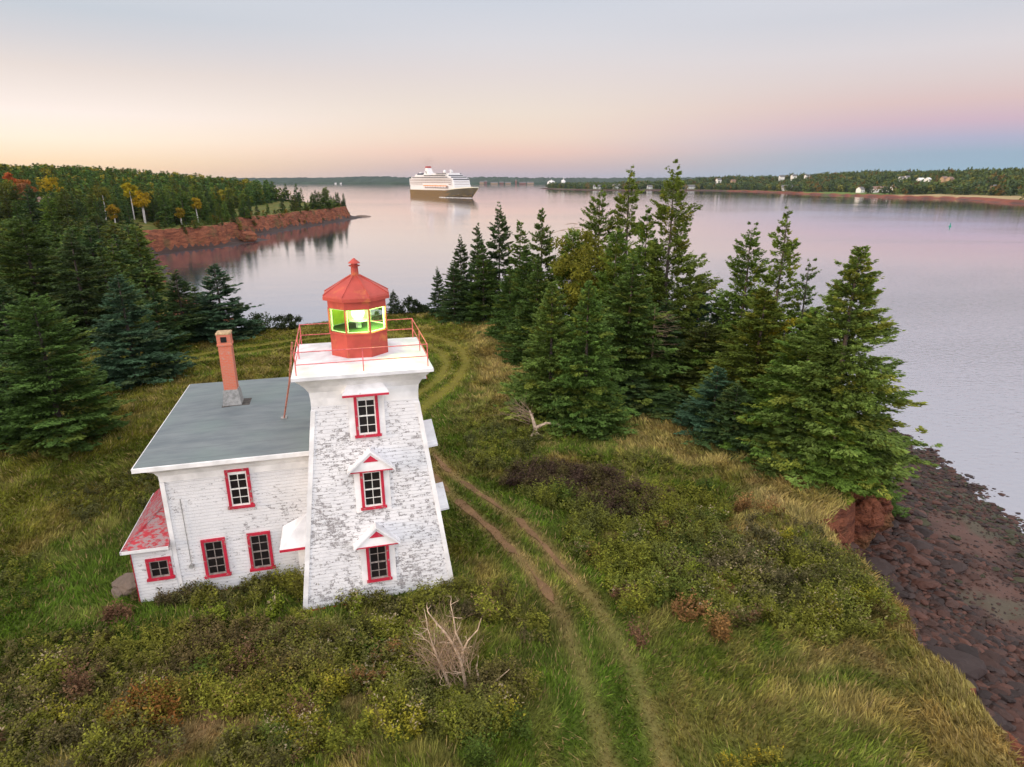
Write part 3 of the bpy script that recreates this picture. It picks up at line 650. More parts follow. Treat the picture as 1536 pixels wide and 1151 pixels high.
def weeds():
    PV, PF, PC = [], [], []; nb = 0
    for (cx, cy, rx, ry, n, hh, col, tip) in SHRUB:
        n = int(n * 1.35)
        r = np.sqrt(rg.random(n)); a = rg.uniform(0, 2 * math.pi, n)
        # several clumps per patch
        x = cx + rx * r * np.cos(a) * 1.15; y = cy + ry * r * np.sin(a) * 1.15
        x += (vnoise(x * 1.3, y * 1.3, 91) - 0.5) * 0.9; y += (vnoise(x * 1.3, y * 1.3, 93) - 0.5) * 0.9
        hs = hh * rg.uniform(0.45, 1.15, n) * (0.55 + 0.75 * vnoise(x * 0.9, y * 0.9, 95))
        keep = np.minimum(line_d(x, y, TRACK_L), line_d(x, y, TRACK_R)) > (0.75 if y.mean() > 19 else 0.55)
        x, y, hs = x[keep], y[keep], hs[keep]; n = len(x)
        if n < 2: continue
        z = terrain(x, y)
        nl = 24
        t = np.tile(np.linspace(0.12, 1.0, nl), n) + rg.normal(0, 0.03, n * nl)
        X = np.repeat(x, nl); Y = np.repeat(y, nl); Z = np.repeat(z, nl); Hh = np.repeat(hs, nl)
        la = rg.uniform(0, 2 * math.pi, n); ll = rg.uniform(0.0, 0.45, n)
        lx = np.repeat(np.cos(la) * ll, nl); ly = np.repeat(np.sin(la) * ll, nl)
        az = rg.uniform(0, 2 * math.pi, n * nl); up = rg.uniform(-0.25, 0.9, n * nl)
        spread = np.repeat(hs * 0.22, nl) * rg.uniform(0.1, 1.0, n * nl) * (1.15 - 0.75 * t)
        p = np.stack([X + lx * Hh * t * t + np.cos(az) * spread, Y + ly * Hh * t * t + np.sin(az) * spread, Z + Hh * t], 1)
        d = np.stack([np.cos(az), np.sin(az), up], 1); d /= np.linalg.norm(d, axis=1, keepdims=True)
        nrm = np.stack([rg.normal(0, 0.5, n * nl), rg.normal(0, 0.5, n * nl), np.ones(n * nl)], 1)
        L = rg.uniform(0.055, 0.125, n * nl) * (1.2 - 0.4 * t) * (0.8 + cy / 60.0)
        V, F = leaf_cards(p, d, nrm, L, L * rg.uniform(0.35, 0.6, n * nl))
        mx_ = np.repeat(sstep(0.42, 0.66, vnoise(x * 1.1, y * 1.1, 97) * .6 + rg.random(n) * .4), nl)[:, None] * (0.12 if rx < .55 else 0.34 if (col[0] < .0605 and col[2] > .0225) else 0.8)
        c = (np.array(col)[None] * (1 - mx_) + np.array([0.118, 0.128, 0.014]) * mx_) * 1.5 * np.repeat(rg.uniform(0.5, 1.6, n), nl)[:, None] * rg.uniform(0.7, 1.3, n * nl)[:, None]
        if tip is not None:
            isT = ((t > 0.86) & (np.repeat(rg.random(n), nl) < (0.45 if rx < .55 else 0.16)))[:, None]
            c = np.where(isT, np.array(tip)[None] * rg.uniform(0.7, 1.2, n * nl)[:, None], c)
        PV.append(V); PF.append(F + nb); PC.append(np.repeat(c, 4, 0)); nb += len(V)
    o = link('low_shrubs', np_mesh('low_shrubs', np.concatenate(PV), np.concatenate(PF), M['leaf'], np.concatenate(PC)))
    o['kind'] = 'stuff'
weeds()
# ------------------------------------------------------------------ trees
def trunk_mesh(name, H, r0, mt, lean=0.0, seed=0, top=0.97):
    rng = np.random.default_rng(seed); n = 7; lv = 9
    V = []; F = []
    for k in range(lv):
        t = k / (lv - 1); z = -0.3 + (H * top + 0.3) * t; r = r0 * (1 - t) ** 0.85 + 0.012
        if k == 0: r *= 1.35
        ox, oy = lean * t * t * H * 0.1 + rng.normal(0, 0.01), rng.normal(0, 0.01)
        for i in range(n): V.append((ox + r * math.cos(2 * math.pi * i / n), oy + r * math.sin(2 * math.pi * i / n), z))
    for k in range(lv - 1):
        for i in range(n): F.append((k * n + i, k * n + (i + 1) % n, (k + 1) * n + (i + 1) % n, (k + 1) * n + i))
    return np_mesh(name, np.array(V), np.array(F), mt, smooth=True)

def spruce_crown(seed, H, R, base, zb=0.03, power=0.8, tier=0.32, ring=6, dens=26, cs=0.30, droop=0.30, rise=0.12, gap=0.0, tiplo=0.06, irr=0.25, raw=False, wf=0.42, top=0.0):
    rng = np.random.default_rng(seed)
    zs = []; z = zb * H
    while z < H * 0.985:
        zs.append(z); z += tier * rng.uniform(0.6, 1.3) * (1.05 - 0.45 * z / H)
    B = []
    for z in zs:
        q = (z - zb * H) / (H - zb * H)
        for k in range(max(3, int(ring * (1.05 - 0.4 * q)))):
            az = rng.uniform(0, 2 * math.pi)
            g = vnoise(np.array([az * 1.1 + seed]), np.array([z * 0.9]), 7)[0]
            if gap and g < gap + top * q: continue
            L = R * (1 - q) ** power * rng.uniform(0.66, 1.14) * (1 + irr * 2 * (g - 0.5)) + 0.07
            B.append((z + rng.normal(0, 0.16), az, L, q, rng.normal(0, 0.10)))
    B = np.array(B); nB = len(B)
    cnt = np.maximum((B[:, 2] * dens * rng.uniform(0.75, 1.25, nB)).astype(int), 6)
    bi = np.repeat(np.arange(nB), cnt); n = len(bi)
    z0, az, L, q, tip_ = B[bi].T
    # twigs: needles gather in tufts along each branch
    tk = np.floor(rng.random(n) * (4 + 6 * L)) + bi * 37.0
    t = tiplo + (1 - tiplo) * vnoise(tk * 1.0, tk * 0 + 3.5, seed + 1) ** 0.75 + rng.normal(0, 0.055, n) * np.minimum(1, 1.2 / L)
    s = np.clip((vnoise(tk * 1.0, tk * 0 + 8.5, seed + 2) - 0.5) * 2.3, -1, 1) + rng.normal(0, 0.14, n)
    up_k = (vnoise(tk * 1.0, tk * 0 + 5.5, seed + 3) - 0.5) * 0.22 * np.minimum(1, L)
    t = np.clip(t, 0.02, 1.08)
    wdt = (wf * L * (1 - t * 0.95) + 0.06 + 0.04 * L) * np.minimum(1, t * 2.6)
    lat = s * wdt; rad = L * t - np.abs(s) * wdt * 0.30
    up0 = rise + 0.30 * q + tip_
    zz = z0 + L * (up0 * t - droop * (1 - 0.8 * q) * t ** 1.6 + 0.16 * t ** 3) - np.abs(lat) * 0.12 + up_k + rng.normal(0, 0.035, n)
    ca, sa = np.cos(az), np.sin(az)
    p = np.stack([ca * rad - sa * lat, sa * rad + ca * lat, zz], 1)
    fa = np.sign(s) * rng.uniform(0.1, 0.95, n)
    dr, dl_ = np.cos(fa), np.sin(fa)
    dzv = rng.uniform(-0.7, 0.35, n) + 0.5 * q
    d = np.stack([ca * dr - sa * dl_, sa * dr + ca * dl_, dzv], 1); d /= np.linalg.norm(d, axis=1, keepdims=True)
    nrm = np.stack([rng.normal(0, 0.8, n), rng.normal(0, 0.8, n), np.ones(n)], 1)
    ln = cs * (1 - 0.35 * q) * rng.uniform(0.6, 1.35, n)
    V, F = leaf_cards(p - d * (ln * 0.4)[:, None], d, nrm, ln, ln * rng.uniform(0.34, 0.58, n))
    bc = rng.uniform(0.7, 1.3, nB)[bi] * rng.uniform(0.8, 1.2, n) * (0.72 + 0.56 * vnoise(tk * 1.0, tk * 0 + 1.5, seed + 4))
    c = np.array(base)[None] * bc[:, None]
    warm = (rng.random(nB) < 0.16)[bi][:, None]
    c = np.where(warm, c * np.array([1.45, 1.12, 0.9]), c)
    C = np.repeat(c, 4, 0)
    # a leader tuft at the very top
    if raw: return V, F, C
    return np_mesh('crown', V, F, M['foliage'], C)

def leafy_crown(seed, H, R, base, zb=0.35, clumps=34, per=150, cs=0.32, flat=0.75, raw=False, jit=0.3):
    rng = np.random.default_rng(seed); PV, PF, PC = [], [], []; nb = 0
    for k in range(clumps):
        q = rng.random(); a = rng.uniform(0, 2 * math.pi); rr = R * math.sqrt(rng.random()) * math.sqrt(max(0.05, 1 - (2 * q - 0.9) ** 2 * 0.75))
        c = np.array([rr * math.cos(a), rr * math.sin(a), H * (zb + (0.95 - zb) * q)])
        r = R * rng.uniform(0.22, 0.42)
        m = int(per * rng.uniform(0.6, 1.3))
        u = rng.normal(0, 1, (m, 3)); u /= np.linalg.norm(u, axis=1, keepdims=True)
        p = c + u * r * (rng.random((m, 1)) ** 0.5) * np.array([1, 1, flat])
        d = rng.normal(0, 1, (m, 3)); d[:, 2] -= 0.3; d /= np.linalg.norm(d, axis=1, keepdims=True)
        nrm = u + rng.normal(0, 0.5, (m, 3))
        L = cs * rng.uniform(0.6, 1.3, m)
        V, F = leaf_cards(p, d, nrm, L, L * 0.6)
        cc = np.array(base)[None] * rng.uniform(1 - jit, 1 + jit) * rng.uniform(0.75, 1.25, m)[:, None]
        PV.append(V); PF.append(F + nb); PC.append(np.repeat(cc, 4, 0)); nb += len(V)
    V, F, C = np.concatenate(PV), np.concatenate(PF), np.concatenate(PC)
    if raw: return V, F, C
    return np_mesh('crown', V, F, M['leaf'], C)

DKG = (0.066, 0.114, 0.035); MDG = (0.096, 0.156, 0.033); LTG = (0.134, 0.200, 0.032); BRG = (0.138, 0.212, 0.043); OLG = (0.100, 0.128, 0.026); BLG = (0.056, 0.112, 0.056)
TINT = [DKG, MDG, LTG, BRG, OLG, BLG]
PROTO = {}
def proto(kind, tint):
    """one crown and one trunk mesh per kind and tint, 10 m high"""
    key = (kind, tint)
    if key in PROTO: return PROTO[key]
    b = TINT[tint]; sd_ = 100 + 17 * 'ABCDPQV'.index(kind) + tint
    if kind == 'A': cr = spruce_crown(sd_, 10, 3.0, b, power=0.80, dens=135, cs=0.20, ring=7, tier=0.27)
    elif kind == 'V': cr = spruce_crown(sd_, 10, 3.0, b, power=0.90, dens=190, cs=0.165, tier=0.22, ring=9, irr=0.14, rise=0.10, droop=0.34)
    elif kind == 'B': cr = spruce_crown(sd_, 10, 2.3, b, power=0.80, dens=130, cs=0.20, gap=0.10, irr=0.45, tier=0.28, ring=7)
    elif kind == 'C': cr = spruce_crown(sd_, 10, 3.0, b, power=0.62, dens=130, cs=0.19, tier=0.26, ring=8, rise=0.22)
    elif kind == 'D': cr = spruce_crown(sd_, 10, 8.0, b, power=0.5, dens=12, cs=0.8, tier=0.6, ring=14, rise=0.1)
    elif kind == 'P': cr = spruce_crown(sd_, 10, 2.5, b, power=0.60, zb=0.05, dens=150, cs=0.185, tier=0.36, ring=8, gap=0.10, tiplo=0.10, irr=0.75, wf=0.55, rise=0.14, droop=0.24, top=0.06)
    else: cr = spruce_crown(sd_, 10, 2.3, b, power=0.78, zb=0.05, dens=140, cs=0.175, tier=0.34, ring=7, gap=0.10, tiplo=0.10, irr=0.65, wf=0.5, droop=0.28, top=0.08)
    tr = trunk_mesh('trunk', 10, 0.12, M['bark'], seed=sd_)
    PROTO[key] = (cr, tr); return PROTO[key]
def place_tree(name, x, y, H, R, cr, tr, R0, label, group=None, cat='tree', sink=0.1, rot=None, H0=10.0):
    e = empty(name, (x, y, gz(x, y) - sink), random.uniform(0, 6.28) if rot is None else rot)
    e.scale = (R / R0, R / R0, H / H0)
    link('crown', cr, e); 
    if tr is not None: link('trunk', tr, e)
    tag(e, label, cat, group); return e
random.seed(4)
R0S = dict(V=3.0, A=3.0, B=2.3, C=3.0, D=8.0, P=2.5, Q=2.3)
NEAR_TREES = [
    (-8.8, 75, 5.7, 1.25, 'A', 0, 'small dark spruce at the water edge, leftmost of the stand behind the lantern'),
    (-6.1, 76, 9.1, 2.03, 'A', 0, 'dark spruce with a pointed tip, second from the left in the stand by the bay'),
    (-3.9, 73, 10.7, 1.94, 'B', 0, 'slim dark spruce rising just left of the tallest tree in the far stand'),
    (-1.5, 75, 12.6, 2.74, 'A', 0, 'tall pointed dark spruce, highest of the far stand at the end of the grass'),
    (0.9, 72, 11.2, 2.06, 'B', 1, 'narrow spruce between the tall pointed one and the broad one in the far stand'),
    (3.0, 66, 12.7, 2.68, 'A', 1, 'broad dark spruce with a sharp tip at the right of the far stand'),
    (-0.2, 64, 7.3, 2.27, 'A', 1, 'short bushy spruce in front of the far stand beside the dry grass'),
    (2.2, 55, 9.0, 3.2, 'V', 1, 'mid green bushy spruce behind the twin spruces, next to the dry grass slope'),
    (8.0, 60, 14.4, 2.66, 'P', 2, 'thin topped spruce rising behind the yellowish tree'),
    (10.6, 60, 16.3, 2.99, 'Q', 2, 'tall ragged pine with a tufted bent tip, left of the two tall pines'),
    (12.9, 53, 16.2, 3.28, 'P', 2, 'tallest open pine with layered branches and gaps against the water'),
    (5.4, 57, 11.4, 3.04, 'C', 2, 'light green bushy spruce in the middle of the tall grove'),
    (11.4, 55, 13.3, 2.51, 'A', 2, 'green spruce with a sharp tip squeezed between the two tall pines'),
    (8.1, 50, 11.8, 2.87, 'C', 2, 'light green full spruce in front of the ragged pine'),
    (2.6, 40.5, 9.3, 3.15, 'V', 3, 'bright green spruce, left one of the twin pair by the dead tree'),
    (4.8, 39.5, 9.6, 3.07, 'V', 3, 'bright green spruce, right one of the twin pair by the dead tree'),
    (8.7, 46, 10.0, 4.41, 'V', 1, 'large dark green spruce right behind the twin pair'),
    (11.7, 47.5, 6.9, 3.12, 'B', 0, 'shaded spruce with bare grey lower twigs in the middle of the grove'),
    (16.7, 56, 7.2, 2.7, 'A', 5, 'blue green spruce at the water side, right of the tallest open pine'),
    (16.9, 51, 6.9, 2.16, 'B', 0, 'dark spruce standing in the gap between the two groups of tall trees'),
    (14.1, 45, 5.6, 2.9, 'C', 4, 'olive coloured young spruce in the shaded gap of the grove'),
    (16.6, 45, 12.1, 2.86, 'P', 2, 'tall spruce with a heavy dark top, left of the sparse thin spruce'),
    (17.7, 42, 13.6, 2.48, 'Q', 2, 'thin sparse spruce with bare twigs near its top'),
    (20.0, 43, 10.3, 1.97, 'Q', 1, 'slender spruce rising between the sparse one and the big one at the cliff'),
    (16.1, 40, 9.1, 4.13, 'V', 2, 'wide green spruce in front of the thin sparse spruce'),
    (18.2, 33.6, 12.2, 4.24, 'V', 3, 'big full spruce on the red cliff edge, branches hanging over the rocks'),
    (17.3, 35.6, 8.6, 4.09, 'V', 2, 'broad low spruce leaning against the big one at the cliff'),
    (12.9, 38, 4.6, 2.25, 'A', 5, 'low dark blue spruce at the foot of the grove beside the dry grass'),
    (13.5, 36, 4.0, 2.31, 'A', 0, 'low spreading dark spruce just right of the low blue one'),
    (16.0, 33.5, 3.4, 2.62, 'A', 1, 'bushy young spruce at the front left of the big cliff spruce'),
    (17.4, 31.6, 4.4, 2.32, 'A', 2, 'bushy low spruce on the cliff lip below the big one'),
    (22.0, 35, 4.9, 1.85, 'A', 3, 'small spruce overhanging the rocks at the right of the big one'),
    (14.1, 31.8, 0.5, 0.88, 'D', 1, 'tiny round spruce seedling alone in the dry grass'),
    (5.8, 38.2, 2.1, 2.21, 'D', 1, 'low dark spruce bush under the right twin'),
    (-14.3, 76, 3.0, 1.04, 'A', 0, 'small thin spruce behind the lantern at the water edge'),
    (8.6, 43, 2.5, 2.74, 'A', 0, 'dark low spruce in the shade behind the twin pair'),
    (11.3, 42, 1.6, 2.33, 'A', 0, 'low shaded spruce at the edge of the bare twigs in the grove'),
    (19.1, 40, 7.4, 2.99, 'V', 2, 'full green spruce closing the gap behind the slender one near the cliff'),
    (16.7, 47, 6.0, 3.11, 'A', 2, 'full green spruce below the heavy topped one, on its left side'),
    (16.2, 58, 8.0, 2.91, 'A', 1, 'dark spruce behind the tallest open pine, over its lower right side'),
    (12.8, 57, 9.0, 3.32, 'V', 1, 'dense spruce filling the space under the tallest open pine'),
    (8.9, 58, 8.3, 3.38, 'V', 2, 'dense spruce under the yellowish tree in the tall grove'),
    (-3.2, 71, 8.5, 2.5, 'A', 1, 'bushy spruce filling the foot of the far stand behind the tall pointed one'),
    (-6.6, 72, 6.6, 2.25, 'A', 0, 'bushy spruce at the foot of the far stand near its left end'),
    (1.4, 62, 9.4, 2.56, 'V', 1, 'full spruce joining the far stand to the tall grove'),
    (15.6, 49, 1.8, 3.21, 'V', 0, 'dark full spruce deep in the gap between the two groups'),
    (-27.9, 36.5, 9.0, 3.71, 'C', 1, 'large full olive green spruce at the left edge of the meadow'),
    (-30.4, 49, 8.6, 3.69, 'A', 5, 'dark blue green spruce with a wide skirt standing out on the meadow'),
    (-29.6, 63.5, 7.7, 3.31, 'A', 5, 'dark bushy spruce at the water, right end of the left wood'),
    (-32.8, 62, 7.0, 2.34, 'B', 0, 'dark spruce just left of the bushy one at the water'),
    (-33.0, 58, 6.1, 2.2, 'A', 0, 'short dark spruce behind the wide skirted blue green spruce'),
    (-33.2, 66, 4.9, 2.36, 'A', 1, 'small spruce wedged between the two at the water behind the chimney'),
    (-42.3, 62, 10.6, 4.08, 'A', 0, 'tall dark spruce behind the large olive one at the left'),
    (-49.7, 66, 11.7, 4.72, 'C', 1, 'tall mid green spruce at the left picture edge'),
    (-43.5, 68, 8.7, 3.24, 'A', 1, 'slim spruce behind the wide skirted blue green spruce, facing the red beach'),
    (-37.6, 46, 8.6, 3.38, 'A', 0, 'dark spruce cut by the left picture edge behind the large olive one'),
    (-31.6, 38, 4.6, 2.49, 'D', 0, 'low dark spruce bush at the left picture edge'),
]
for (x, y, H, R, k, ti, lab) in NEAR_TREES:
    cr, tr = proto(k, ti)
    place_tree('spruce_tree', x, y, max(H, 1.0) * 1.02, R * (1.22 if y < 60 else 1.34), cr, tr, R0S[k], lab, 'spruces on the near bluff')
# dead branches low inside the grove: bare lower twigs on the shaded spruces
def twig_crown(seed, H, R, n, zlo, zhi, r=0.02):
    rng = random.Random(seed); mb = MB()
    for k in range(n):
        z = H * rng.uniform(zlo, zhi); a = rng.uniform(0, 6.283); L = R * rng.uniform(0.5, 1.1)
        pts = [(0, 0, z), (L * 0.5 * math.cos(a), L * 0.5 * math.sin(a), z + L * rng.uniform(-0.05, 0.12)), (L * math.cos(a + rng.uniform(-.2, .2)), L * math.sin(a + rng.uniform(-.2, .2)), z + L * rng.uniform(-0.25, 0.15))]
        mb.tube(pts, [r, r * 0.7, r * 0.3], 4)
        for q in range(3):
            f = rng.uniform(0.35, 0.9); b = Vector(pts[0]).lerp(Vector(pts[2]), f); aa = a + rng.choice((-1, 1)) * rng.uniform(0.5, 1.0); l2 = L * 0.35
            mb.tube([b, b + Vector((l2 * math.cos(aa), l2 * math.sin(aa), rng.uniform(-.1, .1)))], [r * 0.5, r * 0.25], 3)
    return mb
snag = empty('dead_spruce', (6.2, 65, gz(6.2, 65)), 0.4)
tag(snag, 'dead leafless spruce with bare twigs standing against the water behind the grove', 'tree')
link('trunk', trunk_mesh('trunk', 11.8, 0.11, M['deadwood'], seed=77), snag)
twig_crown(5, 11.8, 1.9, 60, 0.25, 0.97, 0.03).build('crown', M['twig'], snag)
snag2 = empty('dead_spruce', (10.4, 45.5, gz(10.4, 45.5)), 0.9)
tag(snag2, 'dead grey spruce with whorls of bare drooping branches in the dark of the grove', 'tree')
link('trunk', trunk_mesh('trunk', 7.0, 0.10, M['twig'], seed=78), snag2)
twig_crown(9, 6.6, 1.9, 85, 0.25, 0.95, 0.012).build('crown', M['twig'], snag2)
# yellowing broadleaf tree in the tall grove
bt = empty('broadleaf_tree', (6.0, 56.0, gz(6, 56)), 0.2)
tag(bt, 'yellow green leafy tree among the dark conifers left of the tall pines', 'tree')
link('crown', leafy_crown(31, 11.6, 2.9, (0.15, 0.15, 0.018), clumps=44, per=220, cs=0.25, zb=0.4), bt); link('trunk', trunk_mesh('trunk', 9.5, 0.15, M['bark'], seed=3), bt)
bt = empty('broadleaf_tree', (17.3, 39.2, gz(17.3, 39.2)), 0.9)
tag(bt, 'slender tree with a spray of bright yellow leaves beside the big cliff spruce', 'tree')
link('crown', leafy_crown(37, 7.6, 0.8, (0.26, 0.24, 0.015), clumps=9, per=60, cs=0.2, zb=0.72), bt); link('trunk', trunk_mesh('trunk', 7.2, 0.06, M['bark'], seed=9), bt)
for (x, y, H, R, lab) in [(-16.2, 75.5, 2.4, 0.7, 'thin wispy shrub behind the lantern at the shore'), (-12.6, 75.6, 2.2, 1.5, 'round dark green shrub right of the lantern at the shore'),
        (-27.2, 67.6, 1.7, 1.7, 'low dark juniper shrub at the shore beside the end spruce'), (-24.6, 68.6, 1.5, 1.5, 'low dark shrub at the shore nearest the gallery railing'), (-10.9, 76.6, 1.0, 1.0, 'small low shrub at the water just left of the far spruce stand'),
        (23.2, 37.5, 1.9, 1.4, 'bare pinkish shrub on the cliff top above the rocks')]:
    e = empty('shrub', (x, y, gz(x, y)), 1.0); tag(e, lab, 'shrub')
    if 'pinkish' in lab: twig_crown(21, H, R, 60, 0.0, 0.9, 0.012).build('twigs', M['twig'], e)
    else: link('foliage', leafy_crown(int(H * 100 + R * 10), H, R, (0.042, 0.062, 0.024), zb=0.15, clumps=20, per=110, cs=0.2), e); link('trunk', trunk_mesh('trunk', H * 0.7, 0.05, M['bark'], seed=2), e)

# low poly kinds for the wood on the left and on the headland
rw = np.random.default_rng(12)
LOW = []
for k, (b, pw, R) in enumerate([(DKG, 0.8, 2.6), (MDG, 0.7, 2.6), (DKG, 0.65, 2.1), (LTG, 0.6, 2.8), (MDG, 0.9, 2.4), ((0.10, 0.125, 0.026), 0.5, 2.9)]):
    LOW.append((spruce_crown(300 + k, 10, R, b, power=pw, dens=26, cs=0.48, tier=0.40, ring=7, irr=0.4, gap=0.05), trunk_mesh('trunk', 10, 0.16, M['bark'], seed=300 + k), R))
taken = [(t[0], t[1]) for t in NEAR_TREES]
for k, (x, y, H) in enumerate([(-49, 80, 9.5), (-51, 88, 9.8), (-57, 96.5, 9.2), (-60, 103, 9.6), (-66, 110, 9.0), (-70, 118, 9.4), (-76, 126, 9.2), (-81, 134, 8.8), (-87, 143, 8.4), (-95, 152, 8.0), (-46.5, 75, 9.0), (-55, 90, 10.2), (-63, 99, 10.5), (-72, 111, 10.6)]):
    taken.append((x, y)); j = k % 6; cr, tr, R = LOW[j]; H = min(H, 20.5 - 0.069 * y - gz(x, y) + 0.5)
    if H < 2.5: continue
    place_tree('spruce_tree', x, y, H, R * 1.3, cr, tr, R, 'conifer at the bay side edge of the left wood, facing the red beach', 'conifers along the bay')
# left wood between the meadow and the bay
cnt = 0
for k in range(4000):
    if cnt >= 90: break
    y = rw.uniform(60, 185); x = rw.uniform(-0.93 * y - 8, -36)
    if y < 74 and x > -46: continue
    sdv = float(poly_sd(np.array([x]), np.array([y]), CLIFF)[0])
    if sdv < 2.0: continue
    if any((x - a) ** 2 + (y - b) ** 2 < (4.2 if y < 110 else 5.0) ** 2 for a, b in taken): continue
    taken.append((x, y)); cnt += 1
    j = int(rw.integers(0, 6)); cr, tr, R = LOW[j]; H = rw.uniform(8.0, 11.5) * (0.8 if x > -52 else 1.0); H = min(H, 20.5 - (0.064 if y < 115 else 0.0511) * y - gz(x, y) + rw.uniform(-1.2, 0.3))
    if H < 2.5: continue
    place_tree('spruce_tree', x, y, H, R * rw.uniform(0.95, 1.5), cr, tr, R, 'conifer in the crowded dark wood on the left, between the meadow and the red beach', 'conifers of the left wood')
# headland
n_ind = 0; FAR = []
SHOW = [(-138.5, 222), (-122, 217), (-134, 232), (-157, 226), (-125.5, 206), (-107.5, 212), (-108.5, 226), (-166, 226), (-158, 214), (-178, 236), (-173, 214), (-168.5, 240)]
yy = np.arange(168, 470, 4.4)
for y in yy:
    for x in np.arange(-0.9 * y - 5, -84, 4.6):
        X = x + rw.uniform(-1.8, 1.8); Y = y + rw.uniform(-1.8, 1.8)
        sdv = float(poly_sd(np.array([X]), np.array([Y]), CLIFF)[0])
        dv = Y
        if sdv < 0.9: continue
        if Y > 262 and X > -128 - (Y - 262) * 0.12 and sdv > 9:             # the open green field near the point
            continue
        if Y > 268 and X > -128 and rw.random() < 0.45: continue
        if (X + 171) ** 2 + (Y - 243) ** 2 < 64 or (abs(X + 164) < 6 and 226 < Y < 240): continue
        if any(abs((X - a) * b - (Y - b) * a) / math.hypot(a, b) < 3.6 and 0 < math.hypot(a, b) - math.hypot(X, Y) < 26 for a, b in SHOW): continue
        FAR.append((X, Y, sdv))
OUT = []
for k in range(5200):
    Y = rw.uniform(15, 470); X = -rw.uniform(0.92 * Y + 12, 1.5 * Y + 60)
    if float(poly_sd(np.array([X]), np.array([Y]), CLIFF)[0]) < 6 or X < -560 or rw.random() > .55 + .45 * (Y < 200): continue
    OUT.append((X, Y, 50.0))
FAR.sort(key=lambda q: q[2] * 1.0 + q[1] * 0.12)
ST_V, ST_F, ST_C = [], [], []; stn = 0
def low_raw(k):
    b = [DKG, MDG, MDG, (0.095, 0.125, 0.024), (0.085, 0.10, 0.024), (0.20, 0.16, 0.016), (0.125, 0.15, 0.02)][k]
    if k >= 5: return leafy_crown(500 + k, 10, 2.6, b, clumps=14, per=22, cs=0.95, zb=0.25, raw=True)
    return spruce_crown(500 + k, 10, 2.6, b, power=[0.8, 0.6, 0.7, 0.6, 0.75][k], dens=8, cs=0.95, tier=0.7, ring=6, raw=True)
RAW = [low_raw(k) for k in range(7)]
for (X, Y, sdv) in FAR + OUT:
    small = X > -128 and Y > 262
    H = (rw.uniform(2.5, 7.5) if small else rw.uniform(8.0, 12.5)) if sdv > 6 else rw.uniform(1.6, 4.0) if sdv < 3.2 else rw.uniform(3.5, 8.5)
    if n_ind < 150:
        n_ind += 1
        j = int(rw.integers(0, 6)); cr, tr, R = LOW[j]
        lab = 'conifer on the small point with the red cliff, before the open field' if small else 'conifer in the front of the headland wood above the red cliff'
        place_tree('spruce_tree', X, Y, H, R * H / 10 * rw.uniform(0.9, 1.35), cr, tr, R, lab, 'conifers on the point' if small else 'conifers along the headland cliff')
    else:
        k = int(rw.choice(7, p=[0.17, 0.17, 0.17, 0.16, 0.14, 0.05, 0.14])); V, F, C = RAW[k]
        a = rw.uniform(0, 6.28); s = H / 10; w_ = s * rw.uniform(0.95, 1.4)
        Vt = np.stack([(V[:, 0] * math.cos(a) - V[:, 1] * math.sin(a)) * w_ + X, (V[:, 0] * math.sin(a) + V[:, 1] * math.cos(a)) * w_ + Y, V[:, 2] * s + gz(X, Y) - 0.3], 1)
        ST_V.append(Vt); ST_F.append(F + stn); ST_C.append(C * rw.uniform(0.75, 1.35)); stn += len(V)
for k in range(1500):
    Y = rw.uniform(172, 380); X = rw.uniform(-135, -84); sdv = float(poly_sd(np.array([X]), np.array([Y]), CLIFF)[0])
    if not (-0.6 < sdv < 6.5) or (sdv > 3 and rw.random() < .5): continue
    j = int(rw.choice([5, 6, 6, 1, 3])); V, F, C = RAW[j]; s = rw.uniform(0.10, 0.30) * (1.2 if Y < 245 else .8)
    tone = np.array([[0.75, 0.62, 1.1], [0.6, 0.75, 1.0], [0.9, 0.7, 1.2]][k % 3]) if j >= 5 else 1.0
    a = rw.uniform(0, 6.28); Vt = np.stack([(V[:, 0] * math.cos(a) - V[:, 1] * math.sin(a)) * s * 1.5 + X, (V[:, 0] * math.sin(a) + V[:, 1] * math.cos(a)) * s * 1.5 + Y, V[:, 2] * s + gz(X, Y) - 0.3], 1)
    ST_V.append(Vt); ST_F.append(F + stn); ST_C.append(C * tone * rw.uniform(0.6, 1.2)); stn += len(V)
print('far trees', len(FAR), 'individual', n_ind)
o = link('woodland', np_mesh('woodland', np.concatenate(ST_V), np.concatenate(ST_F), M['foliage'], np.concatenate(ST_C))); o['kind'] = 'stuff'
for k, (x, y, H, lab) in enumerate([(-100, 336, 7.5, 'tallest pointed conifer in the dark clump near the end of the point'), (-97.5, 344, 8.0, 'broad dark conifer in the clump near the end of the point'), (-99, 352, 8.2, 'dense round topped conifer at the right of the clump on the point'), (-101, 345, 6.5, 'short conifer at the back of the clump on the point'),
        (-96.5, 366, 6.0, 'thin conifer nearest the tip of the point, left of the last one'), (-95.6, 374, 5.5, 'last thin conifer at the very tip of the point'), (-109, 312, 6.5, 'lone conifer standing apart in the middle of the point'), (-104, 330, 4.0, 'small conifer left of the dark clump on the point'), (-107, 262, 7.0, 'conifer at the notch where the headland cliff steps back'), (-110, 268, 8.0, 'dark conifer above the notch of the headland cliff'), (-128, 268, 13.5, 'tall conifer breaking the skyline at the end of the headland wood')]):
    j = [0, 1, 3, 5, 2, 2, 0, 4, 1, 3, 1][k]; cr, tr, R = LOW[j]
    H = H * (1.3 if k < 6 else 1.1); place_tree('spruce_tree', x, y, H, R * H / 10 * (1.5 if k in (1, 2) else 1.05), cr, tr, R, lab)
